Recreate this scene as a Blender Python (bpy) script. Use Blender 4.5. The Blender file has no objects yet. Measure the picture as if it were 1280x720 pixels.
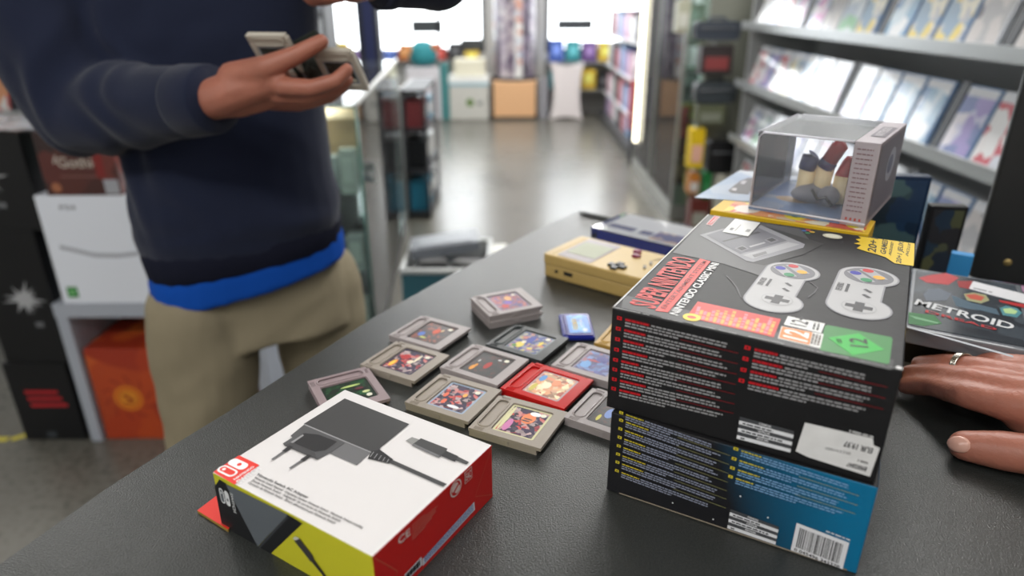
import bpy, bmesh, math, random
from mathutils import Vector, Matrix, noise
random.seed(7)
PI = math.pi
SC = bpy.context.scene
COL = SC.collection
V = Vector

# ------------------------------------------------------------------ camera model (metres, floor z=0)
F = 851.0; PITCH = math.radians(23.0); ROLL = math.radians(-0.2); CAM = V((0, 0, 1.33))
_w = V((0, math.cos(PITCH), -math.sin(PITCH))); _up = V((0, math.sin(PITCH), math.cos(PITCH))); _rt = V((1, 0, 0))
CR = math.cos(ROLL)*_rt + math.sin(ROLL)*_up
CU = -math.sin(ROLL)*_rt + math.cos(ROLL)*_up
def ray(u, v): return _w + CR*((u-640)/F) + CU*((360-v)/F)
def atz(u, v, z): d = ray(u, v); return CAM + d*((z-CAM.z)/d.z)
def aty(u, v, y): d = ray(u, v); return CAM + d*(y/d.y)
def atx(u, v, x): d = ray(u, v); return CAM + d*(x/d.x)

# ------------------------------------------------------------------ materials
MATS = {}
def srgb(c):
    def f(x):
        x /= 255.0
        return x/12.92 if x <= .04045 else ((x+.055)/1.055)**2.4
    return tuple(f(x) for x in c) + (1,)
def mat(name, rgb, rough=.5, metal=0., spec=.5, bump=0., bscale=200., var=0., vscale=20., trans=0., alpha=1., coat=0., ior=1.45, sheen=0., rgb2=None, sss=0.):
    if name in MATS: return MATS[name]
    m = bpy.data.materials.new(name); m.use_nodes = True
    nt = m.node_tree; b = nt.nodes['Principled BSDF']
    c = srgb(rgb) if max(rgb) > 1 else tuple(rgb) + (1,)
    b.inputs['Base Color'].default_value = c
    b.inputs['Roughness'].default_value = rough
    b.inputs['Metallic'].default_value = metal
    b.inputs['Specular IOR Level'].default_value = spec
    b.inputs['IOR'].default_value = ior
    b.inputs['Transmission Weight'].default_value = trans
    b.inputs['Alpha'].default_value = alpha
    b.inputs['Coat Weight'].default_value = coat
    b.inputs['Sheen Weight'].default_value = sheen
    if sss:
        b.inputs['Subsurface Weight'].default_value = sss
        b.inputs['Subsurface Radius'].default_value = (.008, .003, .0015)
    tc = None
    if bump or var or rgb2:
        tc = nt.nodes.new('ShaderNodeTexCoord')
    if var or rgb2:
        n = nt.nodes.new('ShaderNodeTexNoise'); n.inputs['Scale'].default_value = vscale; n.inputs['Detail'].default_value = 4
        nt.links.new(tc.outputs['Object'], n.inputs['Vector'])
        r = nt.nodes.new('ShaderNodeValToRGB')
        if rgb2:
            c2 = srgb(rgb2); a = c
        else:
            a = tuple(x*(1-var) for x in c[:3]) + (1,); c2 = tuple(min(1, x*(1+var)) for x in c[:3]) + (1,)
        r.color_ramp.elements[0].position = .35; r.color_ramp.elements[0].color = a
        r.color_ramp.elements[1].position = .65; r.color_ramp.elements[1].color = c2
        nt.links.new(n.outputs['Fac'], r.inputs['Fac']); nt.links.new(r.outputs['Color'], b.inputs['Base Color'])
    if bump:
        n = nt.nodes.new('ShaderNodeTexNoise'); n.inputs['Scale'].default_value = bscale; n.inputs['Detail'].default_value = 3
        nt.links.new(tc.outputs['Object'], n.inputs['Vector'])
        bp = nt.nodes.new('ShaderNodeBump'); bp.inputs['Strength'].default_value = bump; bp.inputs['Distance'].default_value = .002
        nt.links.new(n.outputs['Fac'], bp.inputs['Height']); nt.links.new(bp.outputs['Normal'], b.inputs['Normal'])
    MATS[name] = m
    return m
def emis(name, rgb, strength):
    if name in MATS: return MATS[name]
    m = bpy.data.materials.new(name); m.use_nodes = True
    nt = m.node_tree; nt.nodes.remove(nt.nodes['Principled BSDF'])
    e = nt.nodes.new('ShaderNodeEmission'); e.inputs[0].default_value = tuple(rgb)+(1,); e.inputs[1].default_value = strength
    nt.links.new(e.outputs[0], nt.nodes['Material Output'].inputs[0]); MATS[name] = m
    return m
def glass(name, tint, clear=.85, rough=.03, ior=1.45):
    """clear sheet: mostly transparent with a fresnel reflection"""
    if name in MATS: return MATS[name]
    m = bpy.data.materials.new(name); m.use_nodes = True
    nt = m.node_tree; nt.nodes.remove(nt.nodes['Principled BSDF'])
    t = nt.nodes.new('ShaderNodeBsdfTransparent'); t.inputs[0].default_value = tuple(tint)+(1,)
    g = nt.nodes.new('ShaderNodeBsdfGlossy'); g.inputs['Roughness'].default_value = rough; g.inputs[0].default_value = (.95, .95, .95, 1)
    d = nt.nodes.new('ShaderNodeBsdfDiffuse'); d.inputs[0].default_value = (.75, .78, .82, 1)
    f = nt.nodes.new('ShaderNodeFresnel'); f.inputs[0].default_value = ior
    a = nt.nodes.new('ShaderNodeMixShader'); a.inputs[0].default_value = 1-clear
    nt.links.new(t.outputs[0], a.inputs[1]); nt.links.new(d.outputs[0], a.inputs[2])
    x = nt.nodes.new('ShaderNodeMixShader')
    nt.links.new(f.outputs[0], x.inputs[0]); nt.links.new(a.outputs[0], x.inputs[1]); nt.links.new(g.outputs[0], x.inputs[2])
    nt.links.new(x.outputs[0], nt.nodes['Material Output'].inputs[0]); MATS[name] = m
    return m
def art(name, cols, scale=90., rough=.35, seed=0., coat=.3, stretch=(1, 1, 1), blend=False):
    """printed picture: patches of several inks"""
    if name in MATS: return MATS[name]
    m = bpy.data.materials.new(name); m.use_nodes = True
    nt = m.node_tree; b = nt.nodes['Principled BSDF']
    b.inputs['Roughness'].default_value = rough; b.inputs['Coat Weight'].default_value = coat; b.inputs['Coat Roughness'].default_value = .12
    tc = nt.nodes.new('ShaderNodeTexCoord'); mp = nt.nodes.new('ShaderNodeMapping')
    mp.inputs['Location'].default_value = (seed*1.37, seed*.71, seed*.33); mp.inputs['Scale'].default_value = stretch
    nt.links.new(tc.outputs['Object'], mp.inputs['Vector'])
    n = nt.nodes.new('ShaderNodeTexNoise'); n.inputs['Scale'].default_value = scale*.8; n.inputs['Detail'].default_value = 2
    nt.links.new(mp.outputs[0], n.inputs['Vector'])
    mx = nt.nodes.new('ShaderNodeMix'); mx.data_type = 'VECTOR'; mx.inputs['Factor'].default_value = .012*90/scale
    nt.links.new(mp.outputs[0], mx.inputs['A']); nt.links.new(n.outputs['Color'], mx.inputs['B'])
    vo = nt.nodes.new('ShaderNodeTexVoronoi'); vo.inputs['Scale'].default_value = scale
    nt.links.new(mx.outputs['Result'], vo.inputs['Vector'])
    sp = nt.nodes.new('ShaderNodeSeparateColor'); nt.links.new(vo.outputs['Color'], sp.inputs[0])
    r = nt.nodes.new('ShaderNodeValToRGB'); cr = r.color_ramp; cr.interpolation = 'LINEAR' if blend else 'CONSTANT'
    k = len(cols)
    while len(cr.elements) < k: cr.elements.new(.5)
    for i, c in enumerate(cols):
        cr.elements[i].position = i/k; cr.elements[i].color = srgb(c)
    nt.links.new(sp.outputs[0], r.inputs['Fac']); nt.links.new(r.outputs['Color'], b.inputs['Base Color'])
    MATS[name] = m
    return m

# ------------------------------------------------------------------ object bookkeeping
def tag(o, label=None, cat=None, group=None, kind=None):
    if label:
        o['label'] = label
        if len(label.replace('-', ' ').split()) > 16: print('LONG', label)
    if cat: o['category'] = cat
    if group: o['group'] = group
    if kind: o['kind'] = kind
    return o
def thing(name, label, cat, loc=(0, 0, 0), rz=0., group=None):
    o = bpy.data.objects.new(name, None); COL.objects.link(o)
    o.location = loc; o.rotation_euler = (0, 0, rz); o.empty_display_size = .05
    return tag(o, label, cat, group)

class MB:
    """collects shapes, builds ONE mesh object"""
    def __init__(s): s.v = []; s.f = []; s.m = []; s.mats = []; s.sm = []
    def mi(s, m):
        if m not in s.mats: s.mats.append(m)
        return s.mats.index(m)
    def add(s, vs, fs, m, smooth=False):
        b = len(s.v); s.v += [tuple(x) for x in vs]; k = s.mi(m)
        for f in fs: s.f.append([b+i for i in f]); s.m.append(k); s.sm.append(smooth)
    def box(s, lo, hi, m, M=None):
        (a, b, c), (d, e, f) = lo, hi
        vs = [V(p) for p in ((a,b,c),(d,b,c),(d,e,c),(a,e,c),(a,b,f),(d,b,f),(d,e,f),(a,e,f))]
        if M is not None: vs = [M @ p for p in vs]
        s.add(vs, [(0,3,2,1),(4,5,6,7),(0,1,5,4),(1,2,6,5),(2,3,7,6),(3,0,4,7)], m)
    def prism(s, pts, z0, z1, m, M=None, mtop=None, smooth=False):
        n = len(pts)
        vs = [V((x, y, z0)) for x, y in pts] + [V((x, y, z1)) for x, y in pts]
        if M is not None: vs = [M @ p for p in vs]
        s.add(vs, [tuple(range(n))[::-1]], m)
        s.add(vs, [tuple(range(n, 2*n))], mtop or m)
        s.add(vs, [(i, (i+1) % n, n+(i+1) % n, n+i) for i in range(n)], m, smooth)
    def lathe(s, prof, m, M=None, seg=24):
        vs = []; fs = []; n = len(prof)
        for k in range(seg):
            a = 2*PI*k/seg
            for r, z in prof: vs.append(V((r*math.cos(a), r*math.sin(a), z)))
        for k in range(seg):
            k2 = (k+1) % seg
            for i in range(n-1): fs.append((k*n+i, k2*n+i, k2*n+i+1, k*n+i+1))
        if M is not None: vs = [M @ p for p in vs]
        s.add(vs, fs, m, True)
    def tube(s, pts, r, m, seg=10, closed=False):
        pts = [V(p) for p in pts]; n = len(pts); vs = []; fs = []
        rr = r if isinstance(r, (list, tuple)) else [r]*n
        ref = V((0, 0, 1))
        for i, p in enumerate(pts):
            a = pts[(i-1) % n] if (closed or i > 0) else p; b = pts[(i+1) % n] if (closed or i < n-1) else p
            t = (b-a).normalized()
            rf = ref if abs(t.dot(ref)) < .95 else V((1, 0, 0))
            u = t.cross(rf).normalized(); w = t.cross(u)
            for k in range(seg):
                an = 2*PI*k/seg; vs.append(p + (u*math.cos(an)+w*math.sin(an))*rr[i])
        for i in range(n if closed else n-1):
            j = (i+1) % n
            for k in range(seg): fs.append((i*seg+k, i*seg+(k+1) % seg, j*seg+(k+1) % seg, j*seg+k))
        if not closed:
            fs.append(tuple(range(seg))[::-1]); fs.append(tuple((n-1)*seg+k for k in range(seg)))
        s.add(vs, fs, m, True)
    def ball(s, c, r, m, seg=16, rot=None):
        r = r if isinstance(r, (tuple, list)) else (r, r, r)
        vs = []; fs = []; h = seg//2
        for i in range(h+1):
            th = PI*i/h
            for k in range(seg):
                a = 2*PI*k/seg
                p = V((r[0]*math.sin(th)*math.cos(a), r[1]*math.sin(th)*math.sin(a), r[2]*math.cos(th)))
                if rot is not None: p = rot @ p
                vs.append(V(c)+p)
        for i in range(h):
            for k in range(seg):
                fs.append((i*seg+k, (i+1)*seg+k, (i+1)*seg+(k+1) % seg, i*seg+(k+1) % seg))
        s.add(vs, fs, m, True)
    def build(s, name, parent=None, origin=None, bev=0., rz=None, seg=2):
        """origin: world point the coordinates are relative to (when parent has no rotation)"""
        me = bpy.data.meshes.new(name)
        vs = s.v
        if origin is not None: vs = [(x-origin[0], y-origin[1], z-origin[2]) for x, y, z in s.v]
        me.from_pydata(vs, [], s.f)
        for m in s.mats: me.materials.append(m)
        me.polygons.foreach_set('material_index', s.m); me.polygons.foreach_set('use_smooth', s.sm)
        me.update()
        o = bpy.data.objects.new(name, me); COL.objects.link(o)
        if parent: o.parent = parent
        elif origin is not None: o.location = origin
        if bev:
            b = o.modifiers.new('bevel', 'BEVEL'); b.width = bev; b.segments = seg; b.limit_method = 'ANGLE'; b.angle_limit = math.radians(40)
            b.harden_normals = False
        return o

def plate_mesh(outlines, z0, z1, bevel=0.):
    """flat plate with holes: first outline outer, others holes -> (verts, faces)"""
    cu = bpy.data.curves.new('plate', 'CURVE'); cu.dimensions = '2D'; cu.fill_mode = 'BOTH'
    cu.extrude = (z1-z0)/2-bevel; cu.bevel_depth = bevel; cu.bevel_resolution = 1; cu.offset = -bevel
    for pts in outlines:
        sp = cu.splines.new('POLY'); sp.points.add(len(pts)-1)
        for i, (x, y) in enumerate(pts): sp.points[i].co = (x, y, 0, 1)
        sp.use_cyclic_u = True
    o = bpy.data.objects.new('plate', cu)
    me = bpy.data.meshes.new_from_object(o)
    vs = [V((p.co.x, p.co.y, p.co.z+(z0+z1)/2)) for p in me.vertices]; fs = [tuple(p.vertices) for p in me.polygons]
    bpy.data.objects.remove(o); bpy.data.curves.remove(cu); bpy.data.meshes.remove(me)
    return vs, fs

_tc = {}
def text_mesh(txt):
    if txt in _tc: return _tc[txt]
    cu = bpy.data.curves.new('t', 'FONT'); cu.body = txt; cu.size = 1; cu.resolution_u = 3; cu.offset = .022
    o = bpy.data.objects.new('t', cu)
    me = bpy.data.meshes.new_from_object(o)
    vs = [(p.co.x, p.co.y) for p in me.vertices]; fs = [tuple(p.vertices) for p in me.polygons]
    bpy.data.objects.remove(o); bpy.data.curves.remove(cu); bpy.data.meshes.remove(me)
    x0 = min(v[0] for v in vs); x1 = max(v[0] for v in vs); y0 = min(v[1] for v in vs); y1 = max(v[1] for v in vs)
    vs = [((x-x0)/(x1-x0), (y-y0)/(y1-y0)) for x, y in vs]
    _tc[txt] = (vs, fs, (x1-x0)/(y1-y0)); return _tc[txt]

def rrect(x0, y0, x1, y1, r, n=4):
    pts = []
    for cx, cy, a0 in ((x1-r, y1-r, 0), (x0+r, y1-r, 90), (x0+r, y0+r, 180), (x1-r, y0+r, 270)):
        for k in range(n+1):
            a = math.radians(a0+90*k/n); pts.append((cx+r*math.cos(a), cy+r*math.sin(a)))
    return pts
def circ(cx, cy, rx, ry=None, n=28, a0=0, a1=360):
    ry = ry or rx
    return [(cx+rx*math.cos(math.radians(a0+(a1-a0)*k/n)), cy+ry*math.sin(math.radians(a0+(a1-a0)*k/n))) for k in range(n if a1-a0 == 360 else n+1)]

class Face:
    """a flat printed face of a thing: o origin, ux, uy unit axes; prints are laid on it"""
    def __init__(s, o, ux, uy, origin=(0, 0, 0)):
        s.o = V(o); s.ux = V(ux).normalized(); s.uy = V(uy).normalized(); s.n = s.ux.cross(s.uy); s.mb = MB(); s.origin = V(origin); s.step = .00012
    def L(s, p):
        d = ray(*p); t = (s.o-CAM).dot(s.n)/d.dot(s.n); q = CAM+d*t-s.o
        return (q.dot(s.ux), q.dot(s.uy))
    def nxt(s): s.k = (getattr(s, 'k', 0)+1) % 9; return s.k*.06
    bmin = -9
    def W(s, a, b, lay):
        b = max(b, s.bmin); return s.o+s.ux*a+s.uy*b+s.n*(s.step*lay)
    def poly(s, pts, m, lay=1):
        lay += s.nxt()
        s.mb.add([s.W(a, b, lay) for a, b in pts], [tuple(range(len(pts)))], m)
    def fpoly(s, pts, m, lay=1):    # non-convex
        from mathutils.geometry import tessellate_polygon
        lay += s.nxt()
        t = tessellate_polygon([[V((a, b, 0)) for a, b in pts]])
        s.mb.add([s.W(a, b, lay) for a, b in pts], [tuple(x) for x in t], m)
    def ppoly(s, pts, m, lay=1): s.fpoly([s.L(p) for p in pts], m, lay)
    def rect(s, x0, y0, x1, y1, m, lay=1): s.poly([(x0, y0), (x1, y0), (x1, y1), (x0, y1)], m, lay)
    def text(s, txt, bl, br, tl, m, lay=2):
        """local points: baseline left, baseline right, cap-top left"""
        vs, fs, _ = text_mesh(txt)
        lay += s.nxt(); bl, br, tl = V(bl), V(br), V(tl); e1 = br-bl; e2 = tl-bl
        pts = [bl+e1*x+e2*y for x, y in vs]
        s.mb.add([s.W(p[0], p[1], lay) for p in pts], fs, m)
    def ptext(s, txt, bl, br, tl, m, lay=2): s.text(txt, s.L(bl), s.L(br), s.L(tl), m, lay)
    def words(s, a, b, h, m, lay=2, fill=1.0, rnd=None):
        """a line of print too small to read: a row of short strokes from a to b"""
        rnd = rnd or random
        a, b = V(a), V(b); d = (b-a); L = d.length*fill; d.normalize(); n = V((-d.y, d.x)); x = 0
        while x < L:
            w = min(rnd.uniform(1.2, 4.2)*h, L-x)
            p = a+d*x; q = a+d*(x+w)
            s.mb.add([s.W(*t, lay) for t in (p, q, q+n*h, p+n*h)], [(0, 1, 2, 3)], m); x += w+h*.55
    def seg(s, a, b, h, m, lay=2):
        lay += s.nxt(); a, b = V(a), V(b); d = (b-a).normalized(); n = V((-d.y, d.x))*h/2
        s.mb.add([s.W(*t, lay) for t in (a-n, b-n, b+n, a+n)], [(0, 1, 2, 3)], m)
    def build(s, name, parent): return s.mb.build(name, parent, s.origin)

def copy_tree(o, parent=None):
    c = o.copy(); COL.objects.link(c); c.parent = parent
    for ch in list(o.children): copy_tree(ch, c)
    return c

# ------------------------------------------------------------------ palette
CARD_BLACK = mat('card_black', (20, 20, 22), .38, bump=.15, bscale=60)
WHITE = mat('white_print', (236, 236, 236), .5)
def ink(rgb, rough=.42): return mat('ink_%d_%d_%d' % tuple(rgb), rgb, rough)
METAL = mat('brushed_metal', (150, 152, 155), .35, metal=.8)
ALU = mat('painted_aluminium', (170, 173, 176), .4, metal=.3)
DARKP = mat('dark_plastic', (22, 23, 26), .4)

# ================================================================== THE ROOM
def struct(name, mb, **k):
    o = mb.build(name, **k); o['kind'] = 'structure'; return o
XL, XR, YN, YF, ZC = -4.2, 2.2, -1.6, 8.9, 2.9
def mk_floor():
    m = bpy.data.materials.new('polished_concrete'); m.use_nodes = True; nt = m.node_tree; b = nt.nodes['Principled BSDF']
    tc = nt.nodes.new('ShaderNodeTexCoord')
    n = nt.nodes.new('ShaderNodeTexNoise'); n.inputs['Scale'].default_value = 1.6; n.inputs['Detail'].default_value = 8
    n2 = nt.nodes.new('ShaderNodeTexNoise'); n2.inputs['Scale'].default_value = 45; n2.inputs['Detail'].default_value = 5
    for q in (n, n2): nt.links.new(tc.outputs['Object'], q.inputs['Vector'])
    mx = nt.nodes.new('ShaderNodeMath'); mx.operation = 'ADD'
    nt.links.new(n.outputs['Fac'], mx.inputs[0]); nt.links.new(n2.outputs['Fac'], mx.inputs[1])
    r = nt.nodes.new('ShaderNodeValToRGB'); e = r.color_ramp.elements
    e[0].position = .7; e[0].color = srgb((76, 75, 69)); e[1].position = 1.35/1.0 if False else .98; e[1].color = srgb((104, 102, 95))
    nt.links.new(mx.outputs[0], r.inputs['Fac']); nt.links.new(r.outputs['Color'], b.inputs['Base Color'])
    b.inputs['Roughness'].default_value = .27; b.inputs['Specular IOR Level'].default_value = .6
    bp = nt.nodes.new('ShaderNodeBump'); bp.inputs['Strength'].default_value = .08; bp.inputs['Distance'].default_value = .01
    n3 = nt.nodes.new('ShaderNodeTexNoise'); n3.inputs['Scale'].default_value = 3; nt.links.new(tc.outputs['Object'], n3.inputs['Vector'])
    nt.links.new(n3.outputs['Fac'], bp.inputs['Height']); nt.links.new(bp.outputs['Normal'], b.inputs['Normal'])
    f = MB(); f.box((XL, YN, -.1), (XR, YF, 0), m); struct('floor', f)
mk_floor()
WALL = mat('wall_paint', (205, 205, 202), .8, bump=.1, bscale=80)
m_ = MB(); m_.box((XL, YN, ZC), (XR, YF, ZC+.1), mat('ceiling_paint', (185, 186, 184), .9)); struct('ceiling', m_)
for nm, lo, hi in (('wall_left', (XL-.1, YN, 0), (XL, YF, ZC)), ('wall_right', (XR, YN, 0), (XR+.1, YF, ZC)), ('wall_near', (XL, YN-.1, 0), (XR, YN, ZC))):
    m_ = MB(); m_.box(lo, hi, WALL); struct(nm, m_)
# far wall with the shop windows: a low sill wall, posts and a head, panes between
m_ = MB(); m_.box((XL, YF, 0), (XR, YF+.12, .72), WALL); m_.box((XL, YF, 2.55), (XR, YF+.12, ZC), WALL)
for a, b in ((XL, -2.9), (-.32, .42), (1.95, XR)): m_.box((a, YF, .72), (b, YF+.12, 2.55), WALL)
struct('wall_far', m_)
DAY = emis('daylight_beyond', (.93, .97, 1.0), 6)
WF = mat('window_frame_dark', (70, 74, 78), .4)
def window(n, x0, x1, bars):
    w = MB(); w.box((x0, YF+.06, .72), (x1, YF+.075, 2.55), DAY)
    o = struct('window_%d' % n, w)
    fr = MB()
    for lo, hi in (((x0, YF, .72), (x0+.05, YF+.05, 2.55)), ((x1-.05, YF, .72), (x1, YF+.05, 2.55)), ((x0, YF, .72), (x1, YF+.05, .76)), ((x0, YF, 2.5), (x1, YF+.05, 2.55))): fr.box(lo, hi, WF)
    for (a, b, z, h) in bars: fr.box((a, YF-.01, z), (b, YF+.05, z+h), WF)
    fr.build('window_frame', o)
window(1, -2.9, -.32, [(-1.22, -.84, .95, .15), (-.9, -.86, .76, .85), (-.62, -.34, .76, .12)])
window(2, .42, 1.95, [(.56, 1.0, .98, .12)])

# ------------------------------------------------------------------ lights of the shop (ceiling luminaires, with some added fill lights)
def area(name, loc, sx, sy, e, rot=(0, 0, 0), col=(1, .98, .95)):
    l = bpy.data.lights.new(name, 'AREA'); l.shape = 'RECTANGLE'; l.size = sx; l.size_y = sy; l.energy = e; l.color = col
    o = bpy.data.objects.new(name, l); COL.objects.link(o); o.location = loc; o.rotation_euler = rot; return o
LAMP = emis('lamp_diffuser', (1, .98, .94), 3.0)
def luminaire(x, y, sx, sy, e, lab):
    t = thing('ceiling_light', lab, 'ceiling light', (x, y, ZC), group='ceiling lights of the shop')
    b = MB(); b.box((x-sx/2-.02, y-sy/2-.02, ZC-.06), (x+sx/2+.02, y+sy/2+.02, ZC), ALU); b.build('housing', t, (x, y, ZC))
    b = MB(); b.box((x-sx/2, y-sy/2, ZC-.066), (x+sx/2, y+sy/2, ZC-.06), LAMP); b.build('diffuser', t, (x, y, ZC))
    area('ceiling_lamp', (x, y, ZC-.08), sx, sy, e)
for x, y, sx, sy, e, lab in (
    (-1.65, 2.65, .6, .6, 11, 'small square ceiling light above the customer side of the counter'),
    (-1.6, -1.0, 1.3, .4, 42, 'broad fill light added behind the counter at the left'),  # added fill from behind the camera for the faces turned towards it
    (1.02, 2.7, .5, 2.2, 54, 'long fill light added in front of the game shelves'),  # added to brighten the shelves of game cases
    (-.45, 5.9, .5, 2.4, 60, 'broad ceiling light over the far left half of the aisle'),
    (.65, 5.9, .5, 2.4, 60, 'broad ceiling light over the far right half of the aisle'),
    (.9, .9, .3, 1.8, 8, 'long ceiling light above the right end of the counter'),
    (.3, -.9, 1.4, .3, 14, 'long ceiling light behind the counter at the right'),
    (-2.9, 3.6, .4, 2.4, 48, 'long ceiling light over the left part of the shop')):
    luminaire(x, y, sx, sy, e, lab)

# ================================================================== THE COUNTER
TZ = 1.0
edge = [(-.46, .05), (-.395, .19), (-.327, .329), (-.298, .404), (-.272, .458), (-.248, .503), (-.207, .589), (-.155, .696), (-.086, .812), (-.027, .903), (.033, 1.0), (.113, 1.108)]
top_pts = edge + [(.66, .735), (1.30, .31), (1.30, .05)]
def mk_table_mat():
    m = bpy.data.materials.new('speckled_grey_laminate'); m.use_nodes = True; nt = m.node_tree; b = nt.nodes['Principled BSDF']
    tc = nt.nodes.new('ShaderNodeTexCoord')
    n = nt.nodes.new('ShaderNodeTexNoise'); n.inputs['Scale'].default_value = 900; n.inputs['Detail'].default_value = 2
    nt.links.new(tc.outputs['Object'], n.inputs['Vector'])
    r = nt.nodes.new('ShaderNodeValToRGB'); e = r.color_ramp.elements
    e[0].position = .35; e[0].color = srgb((36, 38, 37)); e[1].position = .72; e[1].color = srgb((60, 62, 60))
    nt.links.new(n.outputs['Fac'], r.inputs['Fac']); nt.links.new(r.outputs['Color'], b.inputs['Base Color'])
    b.inputs['Roughness'].default_value = .30; b.inputs['Specular IOR Level'].default_value = .5
    bp = nt.nodes.new('ShaderNodeBump'); bp.inputs['Strength'].default_value = .6; bp.inputs['Distance'].default_value = .0007
    nt.links.new(n.outputs['Fac'], bp.inputs['Height']); nt.links.new(bp.outputs['Normal'], b.inputs['Normal'])
    return m
TM = mk_table_mat()
t_counter = thing('shop_counter', 'dark grey speckled shop counter with a slanting curved edge carrying the games', 'counter', (.3, .5, 0))
b = MB(); b.prism(top_pts[::-1], TZ-.04, TZ, TM); b.build('worktop', t_counter, (.3, .5, 0), bev=.0012)
inner = [(x+.05, y-.03) for x, y in edge] + [(.62, .70), (1.26, .27), (1.26, .10)]
b = MB(); b.prism(inner[::-1], .08, TZ-.04, mat('counter_panel', (88, 90, 92), .5)); b.build('base_panel', t_counter, (.3, .5, 0))
b = MB(); b.prism([(x*.94+.03, y*.94+.02) for x, y in inner][::-1], 0, .08, DARKP); b.build('plinth', t_counter, (.3, .5, 0))

# ================================================================== GAME BOY STYLE CARTRIDGES
CW, CH, CT = .057, .065, .0078
def cart_shell(mb, m, dark):
    hw, hh = CW/2, CH/2; n = .0022
    lo = [(-hw, -hh), (hw, -hh), (hw, hh-.004), (hw-n, hh-.004), (hw-n, hh), (-hw, hh)]
    low = [(-hw, -hh+.0035), (hw, -hh+.0035), (hw, hh-.004), (hw-n, hh-.004), (hw-n, hh), (-hw, hh)]
    mb.prism([(x*.985, y*.985) for x, y in low], 0, .0052, m)      # lower half, stepped back at the connector end
    pill = rrect(-hw+.0065, hh-.0145, hw-.0065, hh-.0035, .005, 5)
    lab = rrect(-.0215, -.0225, .0215, .0155, .0022, 3)
    slit = lambda x: [(x, hh-.0125), (x+.0006, hh-.0125), (x+.0006, hh-.004), (x, hh-.004)]
    vs, fs = plate_mesh([lo], .0046, .0064, .0003); mb.add(vs, fs, m)
    vs, fs = plate_mesh([lo, pill, lab] + [slit(sx) for sx in (-hw+.0012, -hw+.0026, -hw+.004, hw-.0034, hw-.0048)], .0062, CT, .0003)
    mb.add(vs, fs, m)
    # raised frame inside the label well is left clear; seam dimple at both sides
    for sx in (-1, 1): mb.box((sx*hw-.0003 if sx > 0 else -hw-.0003, -.004, .0022), (sx*hw+.0003 if sx > 0 else -hw+.0003, .004, .0058), m)
PLG = mat('grey_cartridge_plastic', (158, 150, 150), .40, bump=.12, bscale=900)
PLG2 = mat('warm_grey_cartridge_plastic', (150, 141, 131), .40, bump=.12, bscale=900)
PLR = mat('red_cartridge_plastic', (190, 26, 24), .25, bump=.05, bscale=900)
PLB = mat('charcoal_cartridge_plastic', (58, 62, 64), .3, bump=.08, bscale=900)
PLY = mat('gold_cartridge_plastic', (176, 140, 66), .35, bump=.08, bscale=900)
SLOT = mat('slot_black', (8, 8, 8), .8)
def shell_gloss(m):
    n = m.name+'_glossy'
    if n in MATS: return MATS[n]
    g = m.copy(); g.name = n; g.node_tree.nodes['Principled BSDF'].inputs['Roughness'].default_value = .16; MATS[n] = g; return g
def make_cart(label, shell, pal, cx, cy, th, z=TZ, name='game_cartridge', seed=1., scale=150, title=None, deco=None, sheet=None, cat='game cartridge', group='game cartridges on the counter', rot=None):
    t = thing(name, label, cat, (cx, cy, z), th, group)
    if rot is not None: t.rotation_euler = rot
    b = MB(); cart_shell(b, shell, SLOT); b.build('shell', t)
    b = MB(); b.box((-CW/2+.004, -CH/2-.0001, .0012), (CW/2-.004, -CH/2+.004, .0044), SLOT); b.build('connector_slot', t)
    # embossed grip panel
    b = MB(); vs, fs = plate_mesh([rrect(-CW/2+.0078, CH/2-.0132, CW/2-.0078, CH/2-.0048, .0038, 5)], .0058, .0069, .0003); b.add(vs, fs, shell); b.build('grip_panel', t)
    # curved lip round the grip panel, added extra glossy to catch highlights
    b = MB(); pl_ = rrect(-CW/2+.0070, CH/2-.0142, CW/2-.0070, CH/2-.0038, .0047, 6)
    b.tube([(x, y, .0078) for x, y in pl_], .0008, shell_gloss(shell), 8, closed=True); b.build('grip_rim', t)
    # label
    f = Face((0, 0, .00655), (1, 0, 0), (0, 1, 0)); f.step = .00008
    base = sheet or mat('label_paper', (160, 168, 178), .35)
    f.poly(rrect(-.0207, -.0217, .0207, .0147, .0018, 3), base, 1)
    x0, y0, x1, y1 = -.0188, -.0198, .0188, .0128
    A = art(label[:24]+'_art', pal, scale*1.5, seed=seed, coat=.1, blend=True)
    f.rect(x0, y0, x1, y1, A, 2)
    if deco: deco(f)
    if title:
        txt, rgb, (a, b_, c, d) = title
        f.text(txt, (a, b_), (c, b_), (a, d), ink(rgb), 5)
    # seal of quality spot
    f.poly(circ(.0148, -.0158, .0026), ink((225, 222, 205)), 5)
    f.build('label_sheet', t)
    return t
def blob(cols, spots):
    def d(f):
        for (x, y, rx, ry, ci) in spots: f.poly(circ(x/1000, y/1000, rx/1000, ry/1000, 18), ink(cols[ci]), 4)
    return d
make_cart('grey cartridge with black label and blue and red pictures, back left of the group', PLG,
          [(24, 22, 26), (60, 24, 26), (20, 22, 30), (40, 40, 46), (130, 60, 40)], -.0865, .6428, 1.0322, seed=3, scale=190,
          deco=blob([(70, 110, 190), (200, 80, 50), (220, 190, 150), (200, 210, 120)], [(-7, 6, 5, 3.5, 0), (5, -5, 6, 4, 1), (9, -10, 3, 1.2, 2), (-13, 0, 1.5, 4, 3)]), sheet=mat('label_black_edge', (38, 36, 38), .35))
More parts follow.
